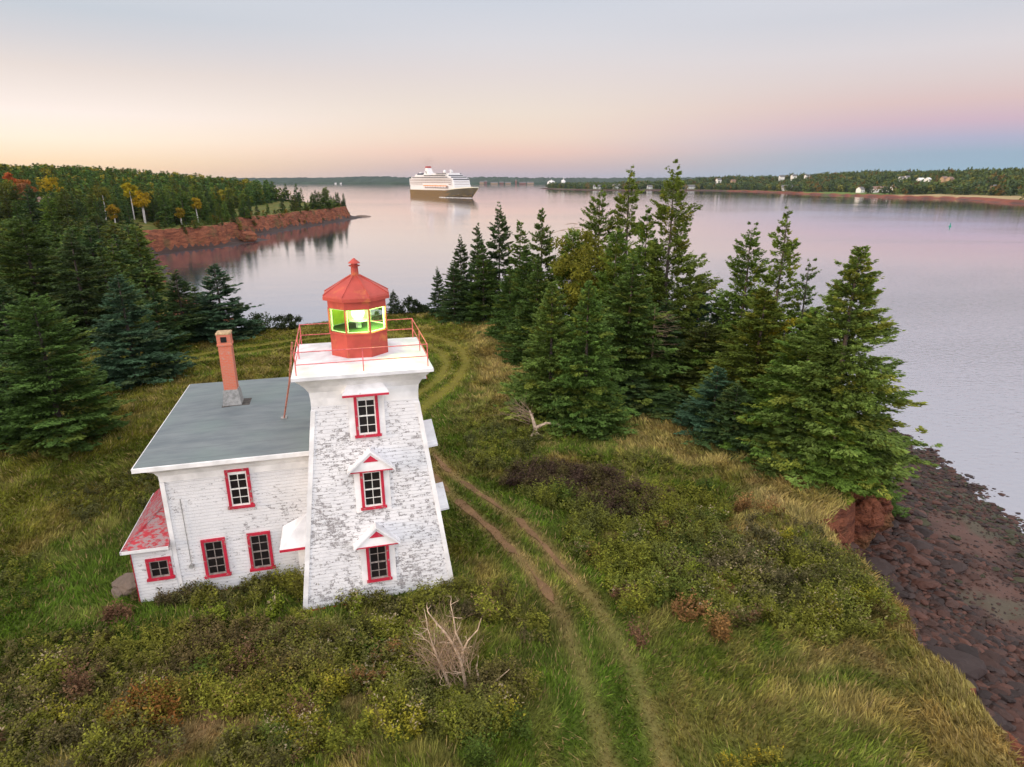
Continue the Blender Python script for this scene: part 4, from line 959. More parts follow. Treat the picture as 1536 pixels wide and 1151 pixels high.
# autumn trees that stand out
def autumn(name, x, y, H, R, col, lab, stems=1, zb=0.45, barkm='birch', lean=0.3):
    e = empty(name, (x, y, gz(x, y) - 0.2), random.uniform(0, 6)); tag(e, lab, 'tree', 'autumn trees on the headland')
    link('crown', leafy_crown(int(abs(x) * 10 + y), H, R, col, zb=zb, clumps=26, per=70, cs=0.55, jit=0.35), e)
    for k in range(stems):
        mb = MB(); a = 6.283 * k / max(stems, 1) + 0.5; o_ = 0.5 if stems > 1 else 0.1
        mb.tube([(o_ * math.cos(a), o_ * math.sin(a), -0.3), (2 * o_ * math.cos(a), 2 * o_ * math.sin(a), H * 0.35), (R * 0.45 * math.cos(a) * lean * 2, R * 0.45 * math.sin(a) * lean * 2, H * 0.72)], [0.24, 0.2, 0.08], 6)
        mb.build('trunk', M[barkm], e)
autumn('birch_tree', -138.5, 222, 11.8, 3.9, (0.15, 0.14, 0.02), 'leaning olive green birch with a fan of white trunks above the red beach', 4, 0.5)
autumn('birch_tree', -122, 217, 10.8, 2.4, (0.36, 0.25, 0.012), 'golden yellow birch with one pale trunk next to the fan of white trunks', 2, 0.55)
autumn('birch_tree', -134, 232, 13.5, 2.3, (0.34, 0.24, 0.012), 'yellow birch top rising behind the fan of white trunks', 1, 0.6)
autumn('birch_tree', -157, 226, 13.2, 3.4, (0.32, 0.23, 0.014), 'yellow crowned birch with two pale leaning trunks, left of the fan of white trunks', 2, 0.62)
autumn('birch_tree', -125.5, 206, 6.6, 1.7, (0.36, 0.21, 0.02), 'small orange yellow birch at the foot of the golden one', 1, 0.4)
autumn('birch_tree', -107.5, 212, 5.6, 1.2, (0.34, 0.22, 0.02), 'thin yellow sapling near the cliff edge', 1, 0.5)
autumn('birch_tree', -108.5, 226, 8.6, 1.5, (0.34, 0.23, 0.015), 'slender yellow birch before the dark spruces above the cliff', 1, 0.6)
autumn('maple_tree', -166, 226, 12.0, 2.8, (0.30, 0.09, 0.025), 'rust red maple left of the yellow crowned birch', 1, 0.3, 'bark')
autumn('maple_tree', -158, 214, 11.0, 3.0, (0.22, 0.09, 0.04), 'brownish pink maple half bare in front of the rust red one', 1, 0.25, 'bark')
autumn('maple_tree', -178, 236, 13.2, 2.2, (0.42, 0.11, 0.03), 'bright orange maple top at the upper left', 1, 0.5, 'bark')
autumn('maple_tree', -173, 214, 12.2, 3.2, (0.30, 0.15, 0.03), 'orange brown maple at the left picture edge', 1, 0.3, 'bark')
autumn('broadleaf_tree', -138, 182, 13.5, 4.2, (0.13, 0.15, 0.02), 'big yellow green leafy tree at the left edge before the maples', 1, 0.2, 'bark')
autumn('broadleaf_tree', -100, 172, 8.5, 2.2, (0.12, 0.13, 0.02), 'yellow green young leafy tree in the wood below the cottage', 1, 0.2, 'bark')
autumn('broadleaf_tree', -128, 300, 10.5, 3.0, (0.15, 0.16, 0.02), 'light yellow green tree in the ridge wood right of the golden birch', 1, 0.3, 'bark')
# ------------------------------------------------------------------ lighthouse with the attached dwelling
LH = empty('lighthouse', (-5.852, 23.703, 5.0), R_(15.28))
tag(LH, 'white shingled square lighthouse with red lantern and flat roofed dwelling attached', 'lighthouse')
TK = 0.1265
def th(z): return 2.9 - TK * z
def sq(hx, z, hy=None, cx=0, cy=0):
    hy = hx if hy is None else hy
    return [(cx - hx, cy - hy, z), (cx + hx, cy - hy, z), (cx + hx, cy + hy, z), (cx - hx, cy + hy, z)]
mb = MB(); mb.loft([sq(th(-0.4), -0.4), sq(th(8.0), 8.0)]); mb.build('tower_wall', M['tower'], LH)
tw = MB(); tw.loft([sq(th(8.0) + .03, 7.62), sq(th(8.0) + 0.035, 8.05), sq(1.95, 8.3), sq(2.06, 8.52), sq(2.2, 8.70), sq(2.36, 8.87)]); tw.build('cornice', M['white'], LH)
mb = MB(); mb.loft([sq(2.40, 8.88), sq(2.46, 8.90), sq(2.46, 9.02), sq(2.42, 9.045), sq(1.2, 9.22)]); mb.build('gallery_deck', M['deck'], LH)
for sx in (-1, 1):
    mb = MB(); a, b = th(-0.3), th(7.6)
    x0 = -0.02 if sx < 0 else -0.14
    mb.loft([[(sx * a - sx * .015 + dx_ * sx, -a - 0.025 + dy_, -0.3) for dx_, dy_ in ((-.15, 0), (.03, 0), (.03, .16), (-.15, .16))], [(sx * b - sx * .015 + dx_ * sx, -b - 0.025 + dy_, 7.6) for dx_, dy_ in ((-.13, 0), (.03, 0), (.03, .14), (-.13, .14))]])
    mb.build('corner_board', M['white'], LH)
mb = MB(); mb.box(-2.93, 2.93, -2.99, -2.955, -0.35, 0.05); mb.build('sill_board', M['red'], LH)

def frame(O, ux, uz):
    ux = Vector(ux).normalized(); uz = Vector(uz).normalized(); n = ux.cross(uz).normalized()
    return Matrix(((ux.x, n.x, uz.x, O[0]), (ux.y, n.y, uz.y, O[1]), (ux.z, n.z, uz.z, O[2]), (0, 0, 0, 1)))
def window(O, ux, uz, w_, h, sash='sashwhite', cols=2, rows=4, surround=0.0, hood=None, casing='red'):
    """O: bottom centre on the wall; local x along the wall, y out of it, z up"""
    Mx = frame(O, ux, uz); f = MB(); cw = 0.105; hw = w_ / 2
    f.box(-hw, -hw + cw, 0, .07, 0.09, h, Mx); f.box(hw - cw, hw, 0, .07, 0.09, h, Mx); f.box(-hw + cw, hw - cw, 0, .068, h - cw, h, Mx)
    wn = f.build('window', M[casing], LH)
    s = MB(); s.box(-hw - .05, hw + .05, 0, .13, 0.0, 0.088, Mx); s.build('sill', M['red'], wn)
    if surround:
        b = MB(); b.box(-hw - surround, -hw - .002, 0, .035, -.1, h + .25, Mx); b.box(hw + .002, hw + surround, 0, .035, -.1, h + .25, Mx); b.build('side_board', M['white'], wn)
    ix, z0, z1 = hw - cw, 0.09, h - cw
    g = MB(); g.box(-ix, ix, -.02, .012, z0, z1, Mx); g.build('pane', M['glass'], wn)
    q = MB(); b_ = .045; zm = (z0 + z1) / 2
    q.box(-ix, -ix + b_, 0, .045, z0, z1, Mx); q.box(ix - b_, ix, 0, .045, z0, z1, Mx); q.box(-ix + b_, ix - b_, 0, .043, z0, z0 + .07, Mx); q.box(-ix + b_, ix - b_, 0, .043, z1 - b_, z1, Mx)
    if rows > 2: q.box(-ix + b_, ix - b_, 0, .048, zm - .025, zm + .025, Mx)
    for c in range(1, cols):
        xc = -ix + 2 * ix * c / cols; q.box(xc - .013, xc + .013, .012, .032, z0 + .07, z1 - b_, Mx)
    for r in range(1, rows):
        if rows > 2 and r == rows // 2: continue
        zc = z0 + (z1 - z0) * r / rows; q.box(-ix + b_, ix - b_, .012, .030, zc - .013, zc + .013, Mx)
    q.build('sash', M[sash], wn)
    if hood == 'gable':
        d = 0.50; zb = h + .02; za = zb + .80; hb = .80
        k = MB(); k.loft([[tuple(Mx @ Vector(p)) for p in ((-hb + .06, y, zb), (hb - .06, y, zb), (hb - .06, y, zb + .14), (0, y, za - .10), (-hb + .06, y, zb + .14))] for y in (-.05, d - .08)])
        hd = k.build('window_hood', M['white'], LH)
        r = MB()
        for sx in (-1, 1):
            pl = [(0, -.05, za), (0, d, za), (sx * (hb + .07), d, zb + .02), (sx * (hb + .07), -.05, zb + .02)]
            lo = [(p[0], p[1], p[2] - .075) for p in pl]
            r.loft([[tuple(Mx @ Vector(p)) for p in pl], [tuple(Mx @ Vector(p)) for p in lo]])
        r.build('hood_roof', M['deck'], hd)
        t = MB(); t.loft([[tuple(Mx @ Vector((x, y, z))) for x, z in ((-.27, zb + .37), (.27, zb + .37), (0, zb + .60))] for y in (d - .085, d - .05)]); t.build('gable_panel', M['red'], hd)
        t = MB(); t.box(-hb, hb, d - .075, d - .05, zb - .01, zb + .03, Mx); t.build('fascia', M['red'], hd)
    elif hood == 'shed':
        d = 0.52; zb = h + .03; hb = .82
        k = MB()
        topq = [(-.46, -.05, zb + .62), (.46, -.05, zb + .62), (hb, d, zb + .08), (-hb, d, zb + .08)]
        sideq = [(-hb, -.02, zb + .05), (hb, -.02, zb + .05)]
        P = [tuple(Mx @ Vector(p)) for p in topq + sideq + [(hb, d, zb), (-hb, d, zb)]]
        k.add(P, [(0, 1, 2, 3), (0, 3, 4), (1, 5, 2), (3, 2, 6, 7), (4, 3, 7), (5, 6, 2), (4, 7, 6, 5)])
        hd = k.build('window_hood', M['deck'], LH)
        t = MB(); t.box(-hb, hb, d + .002, d + .025, zb - .03, zb + .045, Mx); t.build('fascia', M['red'], hd)
    return wn
UZF = (0, TK, 1)
def onf(z): return (0, -th(z) - .0, z)
window(onf(6.48), (1, 0, 0), UZF, 0.86, 1.62, 'sashwhite', hood='shed', surround=.22)
window(onf(3.70), (1, 0, 0), UZF, 0.86, 1.56, 'sashwhite', hood='gable', surround=.22)
window(onf(0.78), (1, 0, 0), UZF, 0.86, 1.56, 'greywood', hood='gable', surround=.22)
for z, hd in ((6.48, 'shed'), (3.70, 'gable'), (0.78, 'gable')):
    window((th(z), 0, z), (0, 1, 0), (-TK, 0, 1), 0.86, 1.58, 'sashwhite', hood=hd, surround=.22)
# railing
rl = MB(); h_ = 2.28; zd = 9.03
for za in (zd + .42, zd + .86):
    for a, b in (((-h_, -h_), (h_, -h_)), ((h_, -h_), (h_, h_)), ((h_, h_), (-h_, h_)), ((-h_, h_), (-h_, -h_))): rl.tube([(*a, za), (*b, za)], .017, 6)
rail = rl.build('railing', M['pinkrail'], LH)
for x, y in ((-h_, -h_), (0, -h_), (h_, -h_), (h_, 0), (h_, h_), (0, h_), (-h_, h_), (-h_, 0)):
    MB().tube([(x, y, zd - .02), (x, y, zd + .88)], .019, 6).build('rail_post', M['pinkrail'], rail)
MB().tube([(-3.30, 2.3, 5.9), (-2.66, -.6, 8.4), (-2.30, -2.25, 10.25)], .035, 6).build('brace_pole', M['copper'], LH)
MB().box(-3.42, -3.18, 2.15, 2.45, 5.86, 5.98).build('pole_foot', M['concrete'], LH)
# lantern
A0 = R_(-90 + 22.5 - 3); C8 = math.cos(math.pi / 8)
lt = MB(); lt.ngon(8, [(1.25 / C8, 9.14), (1.20 / C8, 9.21)], a0=A0); lt.build('lantern_flashing', M['deck'], LH)
lt = MB(); lt.ngon(8, [(1.04 / C8, 9.18), (1.04 / C8, 10.06), (1.07 / C8, 10.08), (1.07 / C8, 10.14)], a0=A0)
LAN = lt.build('lantern', M['lantern'], LH)
lt = MB(); lt.ngon(8, [(1.05 / C8, 11.02), (1.05 / C8, 11.34)], a0=A0, cap0=False, cap1=False); lt.ngon(8, [(0.99 / C8, 11.02), (0.99 / C8, 11.34)], a0=A0, cap0=False, cap1=False)
lt.build('upper_band', M['lantern'], LAN)
lt = MB(); lt.ngon(8, [(1.10 / C8, 11.30), (1.20 / C8, 11.32), (1.20 / C8, 11.44), (1.17 / C8, 11.50), (0.62 / C8, 11.86), (0.17, 12.13)], a0=A0)
for i in range(8):
    a = A0 + i * math.pi / 4
    lt.tube([(1.19 / C8 * math.cos(a), 1.19 / C8 * math.sin(a), 11.50), (0.17 * math.cos(a), 0.17 * math.sin(a), 12.15)], .02, 5)
lt.build('lantern_roof', M['lantern'], LAN)
lt = MB(); lt.ngon(12, [(.145, 12.08), (.125, 12.50)]); lt.ngon(12, [(.20, 12.47), (.21, 12.50), (.13, 12.52)]); lt.ngon(12, [(.12, 12.5), (.12, 12.58)]); lt.ngon(12, [(.22, 12.575), (.21, 12.60), (.02, 12.76)]); lt.build('vent', M['lantern'], LAN)
gp = MB(); gp.ngon(8, [(1.0 / C8, 10.14), (1.0 / C8, 11.03)], a0=A0, cap0=False, cap1=False); gp.build('glazing', M['clear'], LAN)
M['mull'] = simple('pale_mullion_paint', (0.55, 0.60, 0.52), 0.5)
for i in range(8):
    a = A0 + i * math.pi / 4; r = 1.03 / C8
    MB().tube([(r * math.cos(a), r * math.sin(a), 10.12), (r * math.cos(a), r * math.sin(a), 11.04)], .035, 4).build('mullion', M['lantern'], LAN)
gp = MB()
for i in range(8):
    a, b = A0 + i * math.pi / 4, A0 + (i + 1) * math.pi / 4; r = .975 / C8
    for z in (10.165, 11.0): gp.tube([(r * math.cos(a), r * math.sin(a), z), (r * math.cos(b), r * math.sin(b), z)], .022, 4)
    for f in (.045, .955):
        x = r * (math.cos(a) * (1 - f) + math.cos(b) * f); y = r * (math.sin(a) * (1 - f) + math.sin(b) * f); gp.tube([(x, y, 10.16), (x, y, 11.0)], .02, 4)
gp.build('pane_frame', M['mull'], LAN)
M['blind'] = simple('yellow_green_blind', (0.32, 0.34, 0.05), 0.7)
a, b = A0 + 4 * math.pi / 4, A0 + 5 * math.pi / 4
r = .95 / C8
pa = [(r * math.cos(t_), r * math.sin(t_)) for t_ in (A0 + math.pi * 1.0, A0 + math.pi * 1.25)]
bl = MB(); bl.loft([[(pa[0][0], pa[0][1], z), (pa[1][0], pa[1][1], z), (pa[1][0] * .98, pa[1][1] * .98, z), (pa[0][0] * .98, pa[0][1] * .98, z)] for z in (10.2, 10.98)]); bl.build('blind', M['blind'], LAN)
M['floor'] = simple('dark_green_floor', (0.02, 0.035, 0.015), 0.8)
lt = MB(); lt.ngon(8, [(.98 / C8, 10.142), (.98 / C8, 10.152)], a0=A0); lt.build('lantern_floor', M['floor'], LAN)
lt = MB(); lt.ngon(16, [(.10, 10.1), (.10, 10.38), (.36, 10.42), (.36, 10.45), (.12, 10.47)]); lt.build('lamp_stand', M['mull'], LAN)
lt = MB(); lt.ngon(14, [(.03, 10.47), (.14, 10.49), (.21, 10.56), (.24, 10.68), (.24, 10.80), (.20, 10.90), (.10, 10.95), (.02, 10.96)]); lt.build('lamp', M['lamp'], LAN, True)
m_, t_ = mat('green_glow_lens'); t_.n.remove(t_.b)
_e = t_.new('ShaderNodeEmission', ins={0: (0.45, 1.0, 0.18, 1), 1: 2.8}); _tr = t_.new('ShaderNodeBsdfTransparent', ins={0: (0.8, 1, 0.75, 1)}); _mx = t_.new('ShaderNodeMixShader', ins={0: 0.5, 1: _tr.outputs[0], 2: _e.outputs[0]}); t_.l.new(_mx.outputs[0], t_.out.inputs[0])
lt = MB(); lt.ngon(18, [(.30, 10.46), (.40, 10.52), (.43, 10.72), (.40, 10.90), (.28, 10.99), (.05, 11.01)]); lt.build('lens', m_, LAN, True)  # this shell emits, to put the lamp's green glow round it
pl = bpy.data.lights.new('lamp_light', 'POINT'); pl.energy = 380; pl.color = (0.48, 1.0, 0.20); pl.shadow_soft_size = 0.28
plo = bpy.data.objects.new('lamp_light', pl); COL.objects.link(plo); plo.parent = LH; plo.location = (0.45, -0.45, 10.86)
# dwelling
def rect(x0, x1, y0, y1, z): return [(x0, y0, z), (x1, y0, z), (x1, y1, z), (x0, y1, z)]
mb = MB(); mb.loft([rect(-7.5, -1.4, -.75, 8.3, -.4), rect(-7.5, -1.4, -.75, 8.3, 5.15)]); mb.build('dwelling_wall', M['house'], LH)
mb = MB(); mb.loft([rect(-7.53, -1.4, -.78, 8.3, 4.95), rect(-7.54, -1.4, -.79, 8.34, 5.2), rect(-7.64, -1.35, -.87, 8.42, 5.38), rect(-7.86, -1.3, -1.02, 8.6, 5.52), rect(-8.06, -1.25, -1.16, 8.72, 5.60)]); mb.build('dwelling_cornice', M['white'], LH)
mb = MB(); mb.loft([rect(-8.12, -1.2, -1.22, 8.76, 5.605), rect(-8.20, -1.2, -1.29, 8.82, 5.63), rect(-8.20, -1.2, -1.29, 8.82, 5.79), rect(-8.17, -1.2, -1.26, 8.80, 5.80)]); mb.build('eave_board', M['white'], LH)
mb = MB(); mb.loft([rect(-8.15, -1.2, -1.24, 8.78, 5.803), rect(-8.14, -1.2, -1.23, 8.77, 5.83), rect(-5.6, -1.2, 1.6, 6.0, 5.93)]); mb.build('dwelling_roof', M['roof'], LH)
mb = MB(); mb.box(-7.515, -7.38, -.785, -.77, -.3, 4.94); mb.box(-7.535, -7.516, -.785, -.65, -.3, 4.94); mb.build('corner_board', M['white'], LH)
mb = MB(); mb.box(-7.6, -2.6, -.80, -.755, -.35, .04); mb.build('sill_board', M['red'], LH)
window((-4.88, -.75, 3.56), (1, 0, 0), (0, 0, 1), 0.86, 1.62, 'sashwhite')
window((-6.08, -.75, 0.72), (1, 0, 0), (0, 0, 1), 0.86, 1.66, 'greywood')
window((-4.43, -.75, 0.74), (1, 0, 0), (0, 0, 1), 0.86, 1.66, 'greywood')
# red roofed annex
mb = MB(); mb.loft([rect(-8.92, -7.54, -.80, 3.6, -.4), rect(-8.92, -7.54, -.80, 3.6, 2.5)]); mb.build('annex_wall', M['house'], LH)
window((-8.05, -.80, 0.98), (1, 0, 0), (0, 0, 1), 0.86, 0.92, 'greywood', 2, 2)
mb = MB()
V_ = [(-9.16, -1.02, 2.44), (-7.545, -1.02, 2.44), (-7.545, .85, 3.72), (-7.545, 3.8, 3.72), (-9.16, 3.8, 2.44)]
Lw = [(x, y, z - .10) for x, y, z in V_]
mb.add(V_ + Lw, [(0, 1, 2), (0, 2, 3, 4), (5, 7, 6), (5, 9, 8, 7), (0, 5, 6, 1), (1, 6, 7, 2), (2, 7, 8, 3), (3, 8, 9, 4), (4, 9, 5, 0)])
ar = mb.build('annex_roof', M['roofred'], LH)
MB().tube([(-9.14, -1.0, 2.455), (-7.56, .83, 3.73)], .035, 4).build('hip_ridge', M['roofred'], ar)
mb = MB(); mb.box(-9.14, -7.56, -1.045, -1.022, 2.33, 2.45); mb.box(-9.185, -9.162, -1.04, 3.8, 2.33, 2.45); mb.build('annex_fascia', M['white'], LH)
mb = MB(); mb.box(-8.945, -8.925, -.83, -.70, -.35, 2.35); mb.build('corner_trim', M['red'], LH)
# chimney
mb = MB(); mb.loft([sq(.27, 6.62, cx=-5.62, cy=4.9), sq(.265, 8.62, cx=-5.62, cy=4.9), sq(.30, 8.64, cx=-5.62, cy=4.9), sq(.30, 8.72, cx=-5.62, cy=4.9), sq(.28, 8.74, cx=-5.62, cy=4.9), sq(.28, 9.14, cx=-5.62, cy=4.9)])
ch = mb.build('chimney', M['brick'], LH)
mb = MB(); mb.loft([sq(.40, 5.86, cx=-5.62, cy=4.9), sq(.31, 6.64, cx=-5.62, cy=4.9)]); mb.build('chimney_base', M['concrete'], ch)
M['capstone'] = simple('lichen_cap_stone', (0.42, 0.30, 0.17), 0.9, var=0.35, scale=9)
mb = MB(); mb.loft([sq(.305, 9.142, cx=-5.62, cy=4.9), sq(.305, 9.20, cx=-5.62, cy=4.9), sq(.27, 9.23, cx=-5.62, cy=4.9)]); mb.build('chimney_cap', M['capstone'], ch)
mb = MB(); mb.box(-5.74, -5.50, 4.60, 4.616, 8.80, 9.04); mb.build('flue_opening', M['black'], ch)  # the dark inside the flue is put into this black box's colour
mb = MB(); mb.loft([rect(-6.1, -4.8, 4.35, 5.5, 5.90), rect(-5.95, -4.95, 4.5, 5.4, 5.945)]); mb.build('roof_patch', simple('tar_patch', (0.07, 0.062, 0.055), 0.9, var=0.4, scale=6), LH)
# porch hood in the corner of tower and dwelling
mb = MB(); V_ = [(-3.62, -1.62, 1.98), (-2.60, -1.62, 1.98), (-2.52, -.76, 2.98), (-3.50, -.76, 2.52)]; Lw = [(x, y, z - .09) for x, y, z in V_]
mb.add(V_ + Lw, [(0, 1, 2), (0, 2, 3), (4, 6, 5), (4, 7, 6), (0, 4, 5, 1), (1, 5, 6, 2), (2, 6, 7, 3), (3, 7, 4, 0)])
ph = mb.build('porch_hood', M['deck'], LH)
MB().box(-3.63, -2.61, -1.645, -1.622, 1.87, 1.975).build('fascia', M['red'], ph)
mb = MB(); mb.box(-3.0, -2.72, -1.3, -1.2, -.3, 1.9); mb.build('porch_post', M['white'], LH)
# electric meter and cable on the wall
mb = MB(); mb.tube([(-6.95, -.77, 1.35), (-6.95, -.88, 1.35)], .09, 10); mb.tube([(-6.95, -.79, 1.4), (-6.95, -.79, 4.2)], .014, 5); mb.tube([(-7.25, -.79, 4.3), (-7.25, -1.05, 4.35), (-7.25, -1.05, 4.6)], .012, 5); mb.build('electric_meter', M['concrete'], LH)

# ------------------------------------------------------------------ rocks
rr = random.Random(3)
def rock_mesh(seed, sx, sy, sz, n=1):
    import bmesh
    bm = bmesh.new(); bmesh.ops.create_icosphere(bm, subdivisions=2, radius=1.0)
    r2 = np.random.default_rng(seed); pl_ = r2.normal(0, 1, (9, 3)); pl_ /= np.linalg.norm(pl_, axis=1, keepdims=True); dd = r2.uniform(0.5, 0.8, 9)
    for v in bm.verts:
        p = np.array(v.co)
        for a, b in zip(pl_, dd):
            k = p @ a
            if k > b: p = p - a * (k - b)
        v.co = (p[0] * sx, p[1] * sy, p[2] * sz)
    return bm
def rock_np(seed, sx, sy, sz):
    bm = rock_mesh(seed, sx, sy, sz); V = np.array([v.co[:] for v in bm.verts]); F = np.array([[v.index for v in f.verts] for f in bm.faces]); bm.free(); return V, F
RK = [rock_np(40 + k, 1.0, 0.62 + 0.05 * (k % 3), 0.26 + 0.05 * (k % 4)) for k in range(9)]
RKM = [np_mesh('rock', V, F, M['rock'], np.full((len(V), 3), 1.0) * np.array([[0.056, 0.029, 0.022], [0.074, 0.033, 0.023], [0.038, 0.025, 0.022]][k % 3])) for k, (V, F) in enumerate(RK)]
spots = []
for k in range(60000):
    x = rr.uniform(14.5, 40); y = rr.uniform(10, 75)
    if abs(x) > 0.86 * (y + 4) + 2: continue
    if rr.random() > min(1, (26 / y)) : continue
    spots.append((x, y))
SP = np.array(spots); sdv = poly_sd(SP[:, 0], SP[:, 1], CLIFF); Z = terrain(SP[:, 0], SP[:, 1])
ok = (sdv < -0.25) & (Z > -0.12) & (Z < 2.2)
sandm = np.exp(-((SP[:, 0] - 24.3) / 2.0) ** 2 - ((SP[:, 1] - 26.5) / 2.8) ** 2) + np.exp(-((SP[:, 0] - 27.0) / 2.0) ** 2 - ((SP[:, 1] - 33) / 2.6) ** 2)
sandy = sandm > 0.35
ok &= (sandm < 0.35 + 0.7 * np.random.default_rng(1).random(len(SP)))
SP, Z, sdv, sandy = SP[ok], Z[ok], sdv[ok], sandy[ok]
seen_dist = SP[:, 1]
nrock = min(len(SP), 15000)
RV, RF, RC = [], [], []; nb = 0; big = []
rs = np.random.default_rng(8)
for i in range(nrock):
    x, y = SP[i]; near_cliff = math.exp(-((-sdv[i]) / 5.0) ** 2)
    s = rs.lognormal(-1.75, 0.42) * (0.75 + 1.0 * near_cliff) * (1.0 + 0.3 * (y < 24))
    if sandy[i]: s *= 0.45
    if s > 0.24 and len(big) < 300: big.append((x, y, Z[i], s, i)); continue
    V, F = RK[int(rs.integers(0, 9))]
    a = rs.normal(-0.7, 0.5); ca, sa = math.cos(a), math.sin(a); tl = rs.normal(0.1, 0.25)
    P0 = V * s; P1 = np.stack([P0[:, 0] * ca - P0[:, 1] * sa, P0[:, 0] * sa + P0[:, 1] * ca, P0[:, 2] + P0[:, 0] * tl * 0.6], 1) + np.array([x, y, Z[i] + s * 0.08])
    green = rs.random() < 0.22 * min(1, max(0, (x - 22) / 6))
    c = np.array([0.044, 0.042, 0.020]) if green else np.array([[0.056, 0.029, 0.022], [0.082, 0.037, 0.026], [0.038, 0.025, 0.022]][int(rs.integers(0, 3))])
    RV.append(P1); RF.append(F + nb); RC.append(np.repeat((c * rs.uniform(0.65, 1.35))[None], len(V), 0)); nb += len(V)
o = link('shore_rocks', np_mesh('shore_rocks', np.concatenate(RV), np.concatenate(RF), M['rock'], np.concatenate(RC))); o['kind'] = 'stuff'
for (x, y, z, s, i) in big:
    o = bpy.data.objects.new('shore_rock', RKM[i % 9]); COL.objects.link(o)
    o.location = (x, y, z + s * 0.12); o.scale = (s, s, s * rs.uniform(0.8, 1.3)); o.rotation_euler = (rs.normal(0, 0.18), rs.normal(0, 0.2), rs.normal(-0.7, 0.5))
    tag(o, 'flat dark red slab among the rocks strewn below the grassy cliff on the right', 'rock', 'rock slabs on the right shore')
print('rocks', nrock, len(big))
def single_rock(name, loc, size, rz, label, m, seed, sub=0.0):
    import bmesh
    bm = bmesh.new(); bmesh.ops.create_icosphere(bm, subdivisions=5, radius=1.0); V = np.array([v.co[:] for v in bm.verts]); F = np.array([[v.index for v in f.verts] for f in bm.faces]); bm.free()
    r2 = np.random.default_rng(seed); N0 = V.copy()
    for k in range(10):
        a = r2.normal(0, 1, 3); a /= np.linalg.norm(a); b = r2.uniform(.5, .85); ex = V @ a - b; V = V - np.maximum(ex, 0)[:, None] * a * .92
    V = V * np.array(size); zz = V[:, 2] + 0.12 * V[:, 0]
    strata = (vnoise(zz * 5.0, zz * 0 + seed, seed) - .5) * .9 + (vnoise(zz * 13.0, V[:, 0] * .7 + seed, seed + 1) - .5) * .5
    lump = fbm(V[:, 0] * 1.3 + zz * .5 + seed, V[:, 1] * 1.3 - zz * .7, seed, 4) - .5; crack = -np.exp(-((fbm(V[:, 0] * .9 + V[:, 1] * .8, zz * .5, seed + 5, 3) - .5) / .035) ** 2)
    V = V + N0 * np.array([1, 1, .5]) * ((strata * .38 + lump * 1.3 + crack * .45) * sub)[:, None]
    o = link(name, np_mesh(name, V, F, m, np.full((len(V), 3), 1.0) * np.array([0.17, 0.125, 0.095]))); o.location = loc; o.rotation_euler = (0.1, 0.05, rz); tag(o, label, 'rock'); return o
single_rock('boulder', (-15.25, 21.45, 5.1), (.85, .65, .55), .3, 'pale brown boulder by the corner of the small red roofed annex', M['rock'], 7, .2)
single_rock('sandstone_block', (19.4, 31.2, 1.9), (1.4, 1.1, 2.1), .25, 'big red sandstone block under the big spruce at the cliff', M['cliff'], 12, .5)
single_rock('sandstone_block', (20.9, 32.2, 2.5), (1.1, .9, 1.3), .9, 'smaller red sandstone block jutting out beside the big one below the spruce', M['cliff'], 15, .4)
single_rock('sandstone_block', (16.6, 28.7, 2.1), (1.3, .9, 2.2), .6, 'rounded red sandstone outcrop at the notch of the grassy cliff', M['cliff'], 18, .4)
single_rock('sandstone_block', (-92.5, 226, 1.5), (3.4, 2.6, 2.4), .2, 'red sandstone lump fallen in front of the headland cliff', M['cliff'], 19, .6)
single_rock('sandstone_ledge', (16.9, 15.6, 1.0), (1.5, 2.6, 1.6), .1, 'red sandstone ledge at the foot of the bluff in the lower right corner', M['cliff'], 22, .4)
single_rock('reef_rock', (-87.0, 386, 0.1), (5, 1.5, .8), .2, 'low flat rock in the water just off the tip of the headland', M['rock'], 25, .2)

# ------------------------------------------------------------------ bleached dead trees
def branchy(mb, p, d, L, r, depth, rng, twist=0.35, kids=(2, 3)):
    pts = [Vector(p)]; rad = [r]; d = Vector(d).normalized(); n = 5
    for k in range(n):
        d = (d + Vector((rng.gauss(0, twist), rng.gauss(0, twist), rng.gauss(0.03, twist * 0.6))) * 0.55).normalized()
        pts.append(pts[-1] + d * L / n); rad.append(r * (1 - 0.6 * (k + 1) / n))
    mb.tube(pts, rad, 6 if depth > 1 else 4)
    if depth > 0:
        for k in range(rng.randint(*kids)):
            i = rng.randint(2, n); q = (d + Vector((rng.gauss(0, .7), rng.gauss(0, .7), rng.gauss(.15, .5)))).normalized()
            branchy(mb, pts[i], q, L * rng.uniform(.5, .75), rad[i] * .8, depth - 1, rng, twist, kids)
DT = empty('dead_tree', (-1.45, 16.35, gz(-1.45, 16.35)), 0.0)
tag(DT, 'bleached dead shrub with twisted bare limbs in the weeds right of the tower', 'tree')
def limb(pts, r0, name='limb', tw=(2, 3), seed=0, twl=.5):
    mb = MB(); rng = random.Random(seed); n = len(pts)
    pts = [Vector(q) + Vector((rng.gauss(0, .04), rng.gauss(0, .04), rng.gauss(0, .03))) * (1 if 0 < i else 0) for i, q in enumerate(pts)]
    mb.tube(pts, [0.74 * r0 * (1 - 0.72 * i / (n - 1)) for i in range(n)], 7)
    for i in range(1, n):
        for k in range(rng.randint(*tw)):
            d = Vector((rng.gauss(0, .8), rng.gauss(0, .6), rng.uniform(.1, 1)))
            branchy(mb, pts[i], d, twl * rng.uniform(.5, 1.1), r0 * .22, 1, rng, .4, (1, 2))
    mb.build(name, M['deadwood'], DT)
TR_ = 0.72
limb([(0.0, 0, -.1), (-.08, .1, .6), (-.15, .1, 1.15), (-.42, .15, 1.6), (-.62, .2, 2.0), (-.95, .25, 2.25), (-1.15, .3, 2.6)], .085, seed=1, tw=(1, 3), twl=.45)
